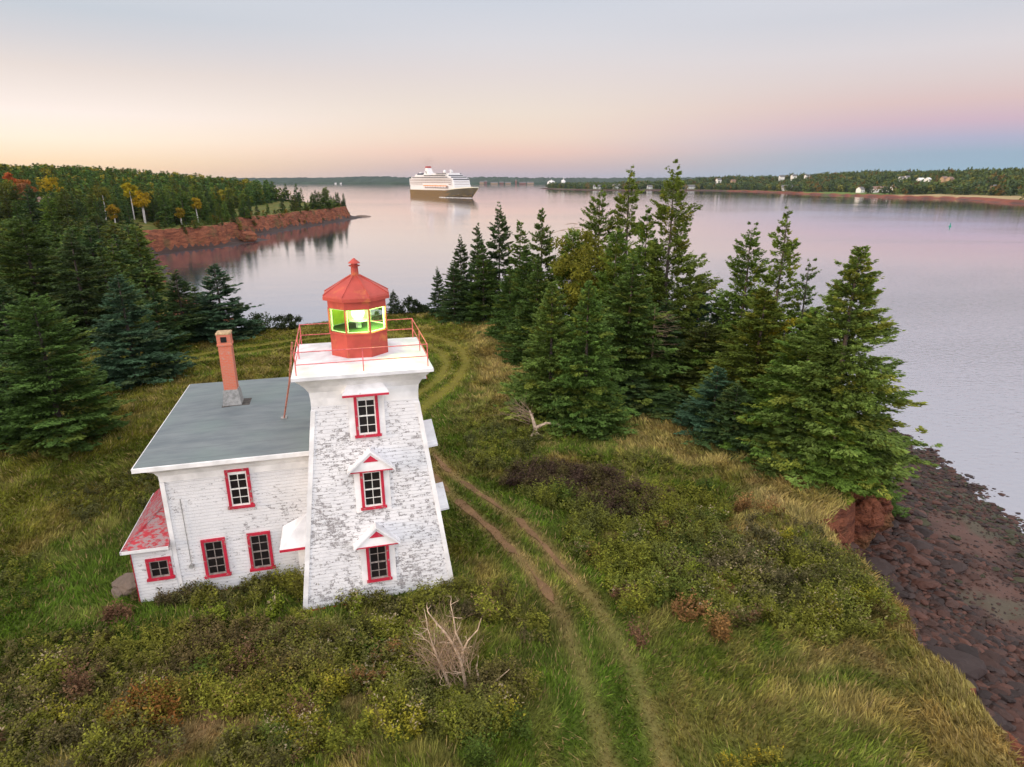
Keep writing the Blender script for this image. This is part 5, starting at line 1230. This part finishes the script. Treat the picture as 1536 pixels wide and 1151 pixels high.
limb([(-.1, .1, .95), (-.12, .12, 1.5), (-.30, .2, 2.05), (-.34, .2, 2.6), (-.42, .25, 3.0)], .055, seed=2, tw=(1, 3), twl=.45)
limb([(-.13, .1, 1.3), (.02, .15, 1.75), (.30, .2, 2.1), (.46, .2, 2.5)], .045, seed=3, tw=(0, 1), twl=.3)
limb([(-.5, -.1, -.1), (-.72, 0, .6), (-.95, .1, 1.1), (-1.0, .1, 1.6), (-1.2, .2, 2.1)], .075, seed=4, tw=(2, 4), twl=.7)
limb([(.42, .2, -.1), (.40, .2, .7), (.34, .2, 1.05)], .065, 'stub', (0, 0), 5)
limb([(.62, .2, -.1), (.64, .2, .45)], .04, 'stub', (0, 0), 6)
limb([(.7, 0, 0), (1.0, .05, .35), (1.32, .1, .62)], .05, 'stub', (0, 0), 7)
limb([(-.3, -.4, .25), (-.7, -.55, .2), (-1.1, -.6, .12)], .05, 'stub', (0, 1), 8)
mb = MB(); rng = random.Random(10)
for k in range(120):
    p = (rng.uniform(-1.1, .15), rng.uniform(-.2, .4), rng.uniform(.1, 1.2)); branchy(mb, p, (rng.gauss(-.35, .4), rng.gauss(.1, .4), 1), rng.uniform(.7, 1.5), .010, 2, rng, .25, (1, 3))
mb.build('twigs', M['twig'], DT)
D2 = empty('fallen_tree', (1.35, 37.0, gz(1.35, 37.0)), 0.0)
tag(D2, 'bleached uprooted stump with bare branches lying before the twin spruces', 'tree')
mb = MB(); rng = random.Random(21)
mb.tube([(.1, 0, -.1), (.1, 0, .6), (-.05, .1, 1.1), (-.25, .3, 1.6)], [.17, .13, .09, .05], 8); mb.tube([(.1, 0, .55), (.8, .2, .8), (1.5, .3, .7), (1.9, .4, .4)], [.11, .08, .06, .03], 6)
for d in ((.5, -.4, -.1), (-.4, -.4, -.1), (.2, -.6, -.15)): mb.tube([(.1, 0, .3), (.1 + d[0] * .6, d[1] * .6, .1), (.1 + d[0], d[1], -.1)], [.1, .07, .03], 6)
mb.build('stump', M['deadwood'], D2)
mb = MB()
for k in range(20):
    branchy(mb, (-.1 + rng.uniform(-.2, .2), .2, rng.uniform(.7, 1.5)), (rng.gauss(-1.3, .4), rng.gauss(.6, .5), rng.uniform(-.1, .9)), rng.uniform(0.9, 2.2), .016, 1, rng, .2, (1, 3))
mb.build('branches', M['twig'], D2)
# ------------------------------------------------------------------ cruise ship
M['hull'] = None
def m_hull():
    m, t = mat('glossy_navy_hull'); t.put(t.b.inputs['Base Color'], (0.012, 0.018, 0.045)); t.b.inputs['Roughness'].default_value = 0.5; t.b.inputs['Specular IOR Level'].default_value = 0.0
    gl = t.new('ShaderNodeBsdfGlossy', ins={0: (1.0, 0.72, 0.22, 1), 1: 0.14}); fr = t.new('ShaderNodeFresnel', ins={0: 2.8})  # gold of the warm sky reflection is put into the gloss colour
    mx = t.new('ShaderNodeMixShader', ins={0: fr.outputs[0], 1: t.b.outputs[0], 2: gl.outputs[0]}); t.l.new(mx.outputs[0], t.out.inputs[0])
    return m
M['hull'] = m_hull()
M['shipwhite'] = simple('ship_white_paint', (0.62, 0.61, 0.60), 0.4, var=0.03)
M['shipdark'] = simple('dark_ship_glass', (0.035, 0.035, 0.05), 0.25, var=0.2)
M['shiprow'] = simple('shaded_balcony_row', (0.30, 0.24, 0.22), 0.6, var=0.3, scale=0.4)  # brown puts the shade of balconies and boat recess into the colour
M['orange'] = simple('orange_lifeboat_paint', (0.75, 0.24, 0.06), 0.5)
M['funnelred'] = simple('dark_red_funnel_top', (0.30, 0.035, 0.03), 0.5)
SH = empty('cruise_ship', (-90.3, 864, 0), math.atan2(-170, 97)); SH.scale = (.87, .87, .84)
tag(SH, 'large white cruise ship with dark navy hull steaming across the bay', 'ship')
hs = [(-98, 14.4, 14.6, 14.8, 0), (-80, 15, 15, 15, 0), (-40, 15, 15, 15, 0), (40, 15, 15, 15, 0), (60, 12.2, 14, 14.9, 1), (76, 7.8, 11.2, 13.8, 3), (88, 3.8, 7.6, 11.4, 6), (95, 1.4, 4.4, 8.0, 9), (98, 0.3, 1.4, 3.6, 11.5)]
def deck_z(x): return 9.6 + 4.6 * max(0, (x - 30) / 68) ** 1.2
rings = []
for x, bw, bm_, bd, sh in hs:
    zd_ = deck_z(x)
    rings.append([(x + sh, bd, zd_), (x + sh * .5, bm_, 6.5), (x, bw, 0), (x, bw * .8, -2), (x, -bw * .8, -2), (x, -bw, 0), (x + sh * .5, -bm_, 6.5), (x + sh, -bd, zd_)])
mb = MB(); mb.loft(rings); hull = mb.build('hull', M['hull'], SH, False)
mb = MB(); mb.loft([[(x + sh + .1, bd + .06, deck_z(x) + dz_) for dz_ in (0,)] + [(x + sh + .1, bd + .06, deck_z(x) + 1.1), (x + sh + .1, -bd - .06, deck_z(x) + 1.1), (x + sh + .1, -bd - .06, deck_z(x))] for x, bw, bm_, bd, sh in hs[4:]])
mb.build('bulwark', simple('cream_ship_paint', (0.62, 0.58, 0.45), 0.5), hull)
ss = MB()
def tier(x0, x1, hb, z0, z1, rake=0.0, taper=0.0, rs=0.0):
    ss.loft([[(x0, -hb, z0), (x1, -hb + taper, z0), (x1, hb - taper, z0), (x0, hb, z0)], [(x0 + rs, -hb, z1), (x1 - rake, -hb + taper, z1), (x1 - rake, hb - taper, z1), (x0 + rs, hb, z1)]])
tier(-97, 70, 14.0, 9.65, 17.0, 0.5, 1.0)
tier(-97, 68, 14.9, 17.0, 27.0, 4.0, 2.2)
tier(-90, 58, 14.6, 27.0, 29.8, 2.0, 2.0, 2)
tier(-78, 48, 13.4, 29.8, 32.4, 2.0, 2.0, 2)
tier(0, 44, 12.0, 32.4, 34.6, 3.0, 3.0, 1)
tier(-92, -80, 6, 29.8, 33.6)
sup = ss.build('superstructure', M['shipwhite'], SH)
for z in (18.6, 21.2, 23.8, 26.0):
    mb = MB()
    for sy in (-1, 1):
        for k in range(18):
            x0 = -95 + k * 8.8
            if z < 20 and 0.33 < (x0 + 97) / 165 < 0.9: continue
            mb.box(x0, x0 + 7.4, sy * 14.9 - .12, sy * 14.9 + .12, z - .55, z + .55)
    mb.build('balcony_row', M['shiprow'], sup)
mb = MB()
for sy in (-1, 1): mb.box(-86, 50, sy * 14.6 - .15, sy * 14.6 + .15, 28.0, 29.2); mb.box(-40, 40, sy * 13.4 - .15, sy * 13.4 + .15, 30.6, 31.8); mb.box(4, 40, sy * 12.0 - .15, sy * 12.0 + .15, 33.0, 34.2)
mb.box(40.9, 41.8, -8.6, 8.6, 33.0, 34.2); mb.box(46.3, 47.6, -11, 11, 30.5, 31.9); mb.box(56.4, 57.6, -12.2, 12.2, 28.0, 29.4); mb.box(64.0, 65.3, -12.2, 12.2, 25.0, 26.4)
mb.build('bridge_window', M['shipdark'], sup)
for z in (18.4, 20.6, 22.8):
    MB().box(66.2 + (18 - z) * .4, 67.75 + (18 - z) * .4, -11.6, 11.6, z - .35, z + .35).build('front_window', M['shiprow'], sup)
mb = MB()
for sy in (-1, 1): mb.box(-36, 50, sy * 14.0 - .1, sy * 14.0 + .1, 12.6, 16.6)
mb.build('boat_deck', M['shiprow'], sup)  # flat dark strip, coloured as the shade in the lifeboat recess
bt_ = None
for k in range(9):
    for sy in (-1, 1):
        x = -34 + k * 9.6; b = MB(); b.loft([[(x - 4, sy * 15.2 + dy_ * .5, z) for dy_, z in ((-.8, 14.8), (.8, 14.8), (1.0, 15.6), (-1.0, 15.6))], [(x - 2.5, sy * 15.2 + dy_, z) for dy_, z in ((-.9, 14.0), (.9, 14.0), (1.3, 15.6), (-1.3, 15.6))], [(x + 2.5, sy * 15.2 + dy_, z) for dy_, z in ((-.9, 14.0), (.9, 14.0), (1.3, 15.6), (-1.3, 15.6))], [(x + 4, sy * 15.2 + dy_ * .5, z) for dy_, z in ((-.8, 14.8), (.8, 14.8), (1.0, 15.6), (-1.0, 15.6))]])
        lb = b.build('lifeboat', M['shipwhite'], SH)
        c_ = MB(); c_.loft([[(x - 3.6, sy * 15.2 - 1.1, 15.62), (x + 3.6, sy * 15.2 - 1.1, 15.62), (x + 3.6, sy * 15.2 + 1.1, 15.62), (x - 3.6, sy * 15.2 + 1.1, 15.62)], [(x - 3, sy * 15.2 - .7, 16.9), (x + 3, sy * 15.2 - .7, 16.9), (x + 3, sy * 15.2 + .7, 16.9), (x - 3, sy * 15.2 + .7, 16.9)]]); c_.build('canopy', M['orange'], lb)
fu = MB(); fu.loft([[(-62, -5, 32.3), (-40, -5, 32.3), (-40, 5, 32.3), (-62, 5, 32.3)], [(-58, -4, 38), (-46, -4, 38), (-46, 4, 38), (-58, 4, 38)], [(-57, -3.4, 43), (-49, -3.4, 43), (-49, 3.4, 43), (-57, 3.4, 43)]])
fun = fu.build('funnel', M['shipwhite'], SH)
mb = MB(); mb.loft([[(-57.3, -3.5, 43.02), (-48.8, -3.5, 43.02), (-48.8, 3.5, 43.02), (-57.3, 3.5, 43.02)], [(-57.3, -3.2, 45.6), (-49.6, -3.2, 45.6), (-49.6, 3.2, 45.6), (-57.3, 3.2, 45.6)]]); mb.build('funnel_top', M['funnelred'], fun)
for sy in (-1, 1): MB().tube([(-50.5, sy * 4.75, 34), (-51.8, sy * 4.4, 36.5), (-54, sy * 4.1, 38.6)], [.35, .9, .3], 5).build('funnel_mark', M['shipdark'], fun)
mb = MB(); mb.loft([[(-82, -8, 32.4), (-64, -8, 32.4), (-64, 8, 32.4), (-82, 8, 32.4)], [(-80, -7, 35.2), (-66, -7, 35.2), (-66, 7, 35.2), (-80, 7, 35.2)]]); mb.build('pool_canopy', M['shipdark'], SH)
mb = MB(); mb.ngon(10, [(2.6, 33.6), (2.6, 35), (1.8, 36.6), (.2, 37.2)], cx=-86); mb.build('radar_dome', M['shipwhite'], SH)
for cx, cy in ((18, -4), (26, 3)):
    mb = MB(); mb.ngon(10, [(1.6, 34.6), (2.4, 36), (2.4, 37.4), (1.5, 38.8), (.2, 39.4)], cx=cx, cy=cy); mb.build('radar_dome', M['shipwhite'], SH)
mb = MB(); mb.tube([(30, 0, 34.6), (28, 0, 41)], [.7, .3], 6); mb.tube([(29, -3, 38), (29, 3, 38)], .25, 5); mb.build('mast', M['shipwhite'], SH)
mb = MB(); mb.tube([(-30, 0, 32.3), (-30.5, 0, 37)], [.5, .3], 6); mb.box(-22, -8, -8, 8, 32.4, 33.8); mb.build('deck_house', M['shipwhite'], SH)
# bow wave and wake lie on the sea
M['foam'] = simple('white_foam', (0.62, 0.62, 0.62), 0.8, var=0.3, scale=0.2)
mb = MB(); rng = random.Random(2)
pts = [(99, -0.5), (92, -3.5), (80, -8.5), (66, -13.5), (50, -17), (30, -19)]
for i in range(5):
    (x0, y0), (x1, y1) = pts[i], pts[i + 1]
    for k in range(8):
        f = k / 8; x = x0 + (x1 - x0) * f; y = y0 + (y1 - y0) * f; s_ = 1.7 - i * .25
        mb.ngon(7, [(s_ * rng.uniform(.7, 1.4), 0.02), (s_ * .6, .45 * rng.uniform(.5, 1.4)), (.1, .6)], cx=x + rng.uniform(-.8, .8), cy=y - 1 + rng.uniform(-.6, .6), a0=rng.random())
bw_ = mb.build('bow_wave', M['foam']); bw_.location = SH.location; bw_.rotation_euler = SH.rotation_euler; bw_.scale = SH.scale; bw_['kind'] = 'stuff'
# ------------------------------------------------------------------ buoy
P_ = (203.5, 302.5)
by = empty('buoy', (*P_, 0)); by.scale = (.5, .5, .5); tag(by, 'small green buoy floating alone on the water at the right', 'buoy')
M['buoy'] = simple('green_buoy_paint', (0.01, 0.20, 0.14), 0.5)
mb = MB(); mb.ngon(12, [(.9, -.4), (1.05, 0), (1.05, .5), (.8, .7)]); mb.build('float', M['buoy'], by)
mb = MB(); mb.ngon(8, [(.55, .7), (.3, 2.2), (.3, 2.4)]); mb.ngon(8, [(.45, 2.4), (.45, 3.1)]); mb.build('tower', M['buoy'], by)

# ------------------------------------------------------------------ houses
WALLW = simple('white_clapboard', (0.72, 0.71, 0.69), 0.7, var=0.05); ROOFG = simple('grey_shingle_roof', (0.13, 0.125, 0.125), 0.85, var=0.2, scale=1); ROOFB = simple('brown_shingle_roof', (0.20, 0.13, 0.10), 0.85, var=0.2, scale=1)
WALLY = simple('tan_and_lit_clapboard', (0.40, 0.27, 0.16), 0.7, var=0.05); WALLR = simple('red_brick_wall', (0.33, 0.10, 0.07), 0.8, var=0.1)  # the tan also carries orange light painted on two far hillside houses
def house(x, y, z, w_, d, h, rz, wm, rm, label, rise=None, group=None, cat='house', name='house', chim=False):
    e = empty(name, (x, y, z), rz); tag(e, label, cat, group); rise = d * .38 if rise is None else rise
    mb = MB(); mb.loft([rect(-w_ / 2, w_ / 2, -d / 2, d / 2, -2), rect(-w_ / 2, w_ / 2, -d / 2, d / 2, h)])
    mb.loft([[(-w_ / 2, -d / 2, h), (-w_ / 2, d / 2, h), (-w_ / 2, 0, h + rise)], [(w_ / 2, -d / 2, h), (w_ / 2, d / 2, h), (w_ / 2, 0, h + rise)]]); mb.build('wall', wm, e)
    mb = MB(); o = .5
    for sy in (-1, 1):
        q = [(-w_ / 2 - o, sy * (d / 2 + o), h - rise * 2 * o / d), (w_ / 2 + o, sy * (d / 2 + o), h - rise * 2 * o / d), (w_ / 2 + o, 0, h + rise), (-w_ / 2 - o, 0, h + rise)]
        mb.loft([[(a, b, c + .05) for a, b, c in q], [(a, b, c + .3) for a, b, c in q]])
    rf = mb.build('roof', rm, e)
    nw = max(2, int(w_ / 3.2))
    for k in range(nw):
        xx = -w_ / 2 + w_ * (k + .5) / nw
        for zz in ((1.0, 3.6) if h > 4.5 else (1.0,)):
            MB().box(xx - .5, xx + .5, -d / 2 - .06, -d / 2 + .02, zz, zz + 1.4).build('window', M['glass'], e)
    if chim: MB().box(-.5, .5, -.5, .5, h + rise - 1, h + rise + 1.2).build('chimney', WALLR, rf)
    return e
ct = house(-168.5, 240, gz(-168.5, 240) + .3, 9, 8, 2.6, R_(-28), WALLW, ROOFB, 'low cottage with a brown roof hidden among the trees on the left', 2.4)

# ------------------------------------------------------------------ far shores
SH_R = np.array([(430, 300), (452, 480), (468, 600), (496, 716), (505, 745), (488, 800), (474, 868), (462, 960), (455, 1080), (446, 1215), (420, 1320), (388, 1372), (300, 1400), (183, 1395), (120, 1520), (74, 1690), (86, 1740), (140, 1760), (260, 1800), (420, 2000), (420, 2600), (2200, 2600), (2200, 300)], float)
def far_ground(x, y, full=False):
    sd_ = poly_sd(x, y, SH_R) + (fbm(x * .03, y * .03, 201, 3) - .5) * 26
    R0 = 4 + 20 * sstep(200, 470, x) * sstep(2000, 1300, y)
    z = -1.2 + sstep(-12, 0, sd_) * 1.6 + sstep(-1, 5, sd_) * (1.5 + 0.8 * sstep(420, 480, x)) + R0 * sstep(40, 330, sd_) + (fbm(x * .01, y * .01, 205, 3) - .5) * 8 * sstep(30, 200, sd_)
    return (z, sd_) if full else z
xs = np.concatenate([np.arange(20, 600, 7.0), np.arange(600, 1000, 18.0)]); ys = np.concatenate([np.arange(440, 1500, 7.0), np.arange(1500, 2100, 14.0)])
X, Y = np.meshgrid(xs, ys); X = X.ravel(); Y = Y.ravel(); Zf, SDf = far_ground(X, Y, True)
nx, ny = len(xs), len(ys); i, j = np.meshgrid(np.arange(nx - 1), np.arange(ny - 1)); a = (j * nx + i).ravel(); Fq = np.stack([a, a + 1, a + nx + 1, a + nx], 1)
Fq = Fq[Zf[Fq].max(1) > -1.1]
red = np.array([0.19, 0.060, 0.036]); shin = np.array([0.075, 0.042, 0.034]); gr = np.array([0.085, 0.105, 0.03]); straw = np.array([0.36, 0.27, 0.13])
c = np.where((SDf < 9)[:, None], red, gr); c = np.where((SDf < -2)[:, None], shin, c)
c = np.where(((X < 420) & (SDf < 9))[:, None], shin, c)
fld = (SDf > 9) & (SDf < 70) & (Y > 640) & (Y < 850); c = np.where(fld[:, None], straw, c)
lawn = (SDf > 6) & (SDf < 60) & (Y > 880) & (Y < 1050); c = np.where(lawn[:, None], np.array([0.10, 0.16, 0.03]), c)
c = c * (0.75 + 0.5 * fbm(X * .05, Y * .05, 207, 3))[:, None]
u, inv = np.unique(Fq, return_inverse=True)
structure(link('far_shore', np_mesh('far_shore', np.stack([X, Y, Zf], 1)[u], inv.reshape(Fq.shape), M['ground'], c[u])))
# far woods
rf = np.random.default_rng(20)
HOUSES = [ # px column, distance, width, depth, height, rot, wall, roof, label
    (1182, 1195, 24, 10, 5.5, .1, WALLW, ROOFG, 'white farmhouse low on the far right shore, left of the green lawn'),
    (1293, 985, 9, 8, 5, .5, WALLW, ROOFG, 'small white house at the left end of the green lawn on the far shore'),
    (1322, 975, 24, 9, 4.5, .05, WALLW, ROOFB, 'long cream house on the green lawn of the far shore'),
    (1341, 970, 11, 9, 5, .9, WALLW, ROOFG, 'white gabled house at the right end of the long cream one'),
    (1352, 1130, 8, 7, 7, .2, WALLW, ROOFG, 'white house on the far hillside above the green lawn'),
    (1360, 1135, 8, 7, 7, .3, WALLW, ROOFG, 'white house on the far hillside right beside its white neighbour'),
    (1381, 1030, 9, 7, 9, .2, WALLW, WALLW, 'pale roofed house on the far hillside, middle of the bright cluster'),
    (1392, 1020, 9, 7, 9, .6, WALLW, WALLW, 'bright roofed house on the far hillside, right of the bright cluster'),
    (1416, 990, 8, 7, 10, .2, WALLY, ROOFB, 'house on the far hillside, orange light painted into its walls, upper one'),  # orange light on this and the next house is put into wall colour
    (1425, 975, 9, 7, 9, .5, WALLY, ROOFB, 'house on the far hillside, orange light painted into its walls, lower one'),
    (1493, 835, 6, 6, 4, .3, WALLY, ROOFG, 'grey brown house half hidden by trees beyond the straw field'),
    (897, 1470, 20, 10, 5, .1, WALLW, ROOFG, 'long white building among trees on the low far point, left of the pines'),
    (925, 1465, 16, 11, 6, .4, WALLW, ROOFG, 'white gabled house on the low far point between the two pine tops'),
    (975, 1460, 10, 8, 5, .2, WALLW, ROOFG, 'small white house on the low far shore between the pine tops'),
    (1036, 1440, 20, 9, 5, .05, WALLW, ROOFG, 'long white shed at the water just right of the tallest pine top'),
    (1078, 1530, 10, 9, 8, .3, WALLW, ROOFG, 'white house above the trees right of the tallest pine'),
    (1100, 1500, 9, 8, 7, .2, WALLY, ROOFB, 'tan house among the far trees over the strip of bare field'),
    (1172, 1480, 10, 8, 10, .1, WALLW, ROOFG, 'white house high in the far wood above the farmhouse, left one'),
    (1190, 1470, 10, 8, 10, .2, WALLW, ROOFG, 'white house high in the far wood above the farmhouse, right one'),
    (1210, 1440, 9, 8, 9, .2, WALLW, ROOFG, 'pale house high in the far wood left of the green lawn')]
HP = []
for (px, d, w_, dp, h, rz, wm, rm, lab) in HOUSES:
    x = (px - 768) * d * 0.952 / F_PX; z = float(far_ground(np.array([x]), np.array([float(d)]))[0]); HP.append((x, d))
    house(x, d, z, w_, dp, h, rz, wm, rm, lab, group='houses on the far shore')
FV, FF, FC = [], [], []; nb = 0
FR = [leafy_crown(700 + k, 10, 4.2, [(0.055, 0.085, 0.028), (0.075, 0.105, 0.028), (0.115, 0.120, 0.026), (0.044, 0.070, 0.030), (0.13, 0.09, 0.026)][k], clumps=10, per=7, cs=2.9, zb=0.2, raw=True, flat=.9) for k in range(5)] + [spruce_crown(720, 10, 3.2, (0.030, 0.052, 0.026), dens=2.4, cs=2.4, tier=1.3, ring=5, raw=True)]
px_, py_ = rf.uniform(70, 1000, 26000), rf.uniform(440, 2050, 26000)
zz_, sd2 = far_ground(px_, py_, True)
ok = (sd2 > 7) & (px_ / py_ < .98)
ok &= ~((sd2 < 62) & (py_ > 640) & (py_ < 850) & (rf.random(26000) > .004)) & ~((sd2 < 52) & (py_ > 880) & (py_ < 1050) & (rf.random(26000) > .02)) & ~((sd2 < 20) & (rf.random(26000) < .6))
ok &= rf.random(26000) < np.clip(1.25 - sd2 / 500, .25, 1)
for x, y, z in zip(px_[ok], py_[ok], zz_[ok]):
    bad = False
    for hx, hy in HP:
        if abs(x - hx * y / hy) < 12 and -45 < y - hy < 14: bad = True; break
    if bad: continue
    k = int(rf.choice(6, p=[.26, .24, .12, .16, .05, .17])); V, F, C = FR[k]; s = rf.uniform(.75, 1.3)
    FV.append(V * s * np.array([1, 1, rf.uniform(.8, 1.1)]) + np.array([x, y, z - .5])); FF.append(F + nb); FC.append(C * rf.uniform(.75, 1.3)); nb += len(V)
o = link('far_woods', np_mesh('far_woods', np.concatenate(FV), np.concatenate(FF), M['foliage'], np.concatenate(FC))); o['kind'] = 'stuff'
print('far trees', len(FV))
# pale domed tanks at the tip of the far point
for (px, d, r, h, lab) in [(827, 1760, 11, 17, 'large white domed tank behind the trees at the tip of the far point'), (845, 1790, 7, 19, 'smaller white tank with a pointed top right of the large domed one')]:
    x = (px - 768) * d * .952 / F_PX; e = empty('storage_tank', (x, d, 3.0)); tag(e, lab, 'tank')
    mb = MB(); mb.ngon(20, [(r, -3), (r, h * .55), (r * .86, h * .8), (r * .5, h * .95), (.3, h)]); mb.build('shell', M['shipwhite'], e, True)
    mb = MB(); mb.tube([(0, 0, h), (0, 0, h + (7 if 'pointed' in lab else 3))], [.9, .3], 6); mb.build('finial', M['shipwhite'], e)
# opposite coast, kilometres away
def ridge(name, pts, depth, hmax, seed, col):
    pts = np.array(pts, float); L = np.concatenate([[0], np.cumsum(np.hypot(*np.diff(pts, axis=0).T))]); s = np.arange(0, L[-1], 11.0)
    x = np.interp(s, L, pts[:, 0]); y = np.interp(s, L, pts[:, 1]); prof = [(0, -.5, 0), (3, 1.2, 0), (6, 8, 3.0), (60, 11, 5), (depth * .35, .55, 6), (depth * .7, .85, 7), (depth, 1.0, 8), (depth * 1.2, .3, 2)]
    V = []; 
    for k, (dd, hh, jag) in enumerate(prof):
        base = hh if k < 4 else hmax * hh * (0.62 + 0.7 * fbm(s * .0011, s * 0 + seed, seed, 3))
        V.append(np.stack([x, y + dd, base + (vnoise(s * .09, s * 0 + k, seed + k) - .4) * jag + (vnoise(s * .4, s * 0 + k, seed + 9 + k) - .5) * jag * .5], 1))
    n = len(s); V = np.concatenate(V); i, j = np.meshgrid(np.arange(n - 1), np.arange(len(prof) - 1)); a = (j * n + i).ravel()
    F = np.stack([a, a + 1, a + n + 1, a + n], 1)
    c = np.array(col) * (0.55 + 0.9 * fbm(V[:, 0] * .02, V[:, 1] * .02 + V[:, 2] * .1, seed, 3))[:, None]
    structure(link(name, np_mesh(name, V, F, M['ground'], c)))
ridge('hills', [(-3600, 5200), (-2600, 4700), (-1900, 4300), (-1200, 3900), (-560, 3500), (-100, 3500), (300, 3700), (900, 3900), (1600, 4000), (3000, 4100)], 500, 36, 31, (0.030, 0.050, 0.030))
WALLRD = simple('dark_brick_wall', (0.16, 0.07, 0.055), 0.8, var=0.1); WALLYD = simple('dull_tan_wall', (0.24, 0.17, 0.11), 0.8, var=0.1)
tw_ = [(722, 3300, 34, 16, WALLY, 'tan block at the far waterfront, nearest the bow of the ship'), (728, 3310, 22, 22, WALLR, 'dark building behind the tan block at the far waterfront'), (741, 3300, 60, 9, WALLY, 'low cream hall on the far waterfront'), (752, 3310, 36, 12, WALLR, 'brown block between the low halls of the far waterfront'),
    (762, 3320, 50, 10, WALLY, 'pale low hall in the middle of the far waterfront'), (774, 3330, 14, 32, WALLR, 'tall red brick tower over the far waterfront'), (784, 3340, 60, 10, WALLR, 'long brown building right of the red tower across the water'), (796, 3340, 56, 11, WALLY, 'tan hall at the right end of the far waterfront'),
    (395, 4000, 14, 5, WALLW, 'white speck of a house on the far left coast above the point'), (500, 3700, 13, 5, WALLW, 'white house on the far coast left of the ship, left one'), (508, 3700, 13, 5, WALLW, 'white house on the far coast left of the ship, right one')]
for (px, d, w_, h, wm, lab) in tw_:
    x = (px - 768) * d * .952 / F_PX
    house(x, d + 40, 3, w_ * .6, 14, h * .5, 0, {WALLR: WALLRD, WALLY: WALLYD}.get(wm, wm), ROOFG, lab, 4, 'buildings on the far waterfront' if px > 700 else None, 'building', 'waterfront_building' if px > 700 else 'house')
# ------------------------------------------------------------------ smoke
def m_smoke():
    m, t = mat('thin_brown_smoke'); t.n.remove(t.b)
    tc = t.new('ShaderNodeTexCoord'); gr_ = t.new('ShaderNodeTexGradient', gradient_type='SPHERICAL'); t.l.new(tc.outputs['Object'], gr_.inputs[0])
    nz = t.noise(tc.outputs['Object'], 2.2, 3)
    d = t.math('MULTIPLY', t.math('MULTIPLY', gr_.outputs[1], t.smooth(nz, .3, .7)), .022)
    v = t.new('ShaderNodeVolumePrincipled', ins={'Color': (0.30, 0.20, 0.17), 'Density': d}); t.l.new(v.outputs[0], t.out.inputs['Volume']); return m
import bmesh
bm = bmesh.new(); bmesh.ops.create_icosphere(bm, subdivisions=3, radius=1.0); me = bpy.data.meshes.new('smoke'); bm.to_mesh(me); bm.free(); me.materials.append(m_smoke())
sm = link('smoke', me); sm.location = (-113, 905, 44); sm.scale = (13, 9, 9); sm['kind'] = 'stuff'
# ------------------------------------------------------------------ haze: thin even air round the whole place
HAZE = 0.00003
if HAZE > 0:
    m, t = mat('thin_pale_air'); t.n.remove(t.b)
    v = t.new('ShaderNodeVolumePrincipled', ins={'Color': (0.66, 0.78, 0.98), 'Density': HAZE, 'Anisotropy': 0.2}); t.l.new(v.outputs[0], t.out.inputs['Volume'])
    mb = MB(); mb.box(-7000, 7000, -400, 7500, -4, 90); hz = mb.build('haze', m); hz['kind'] = 'stuff'
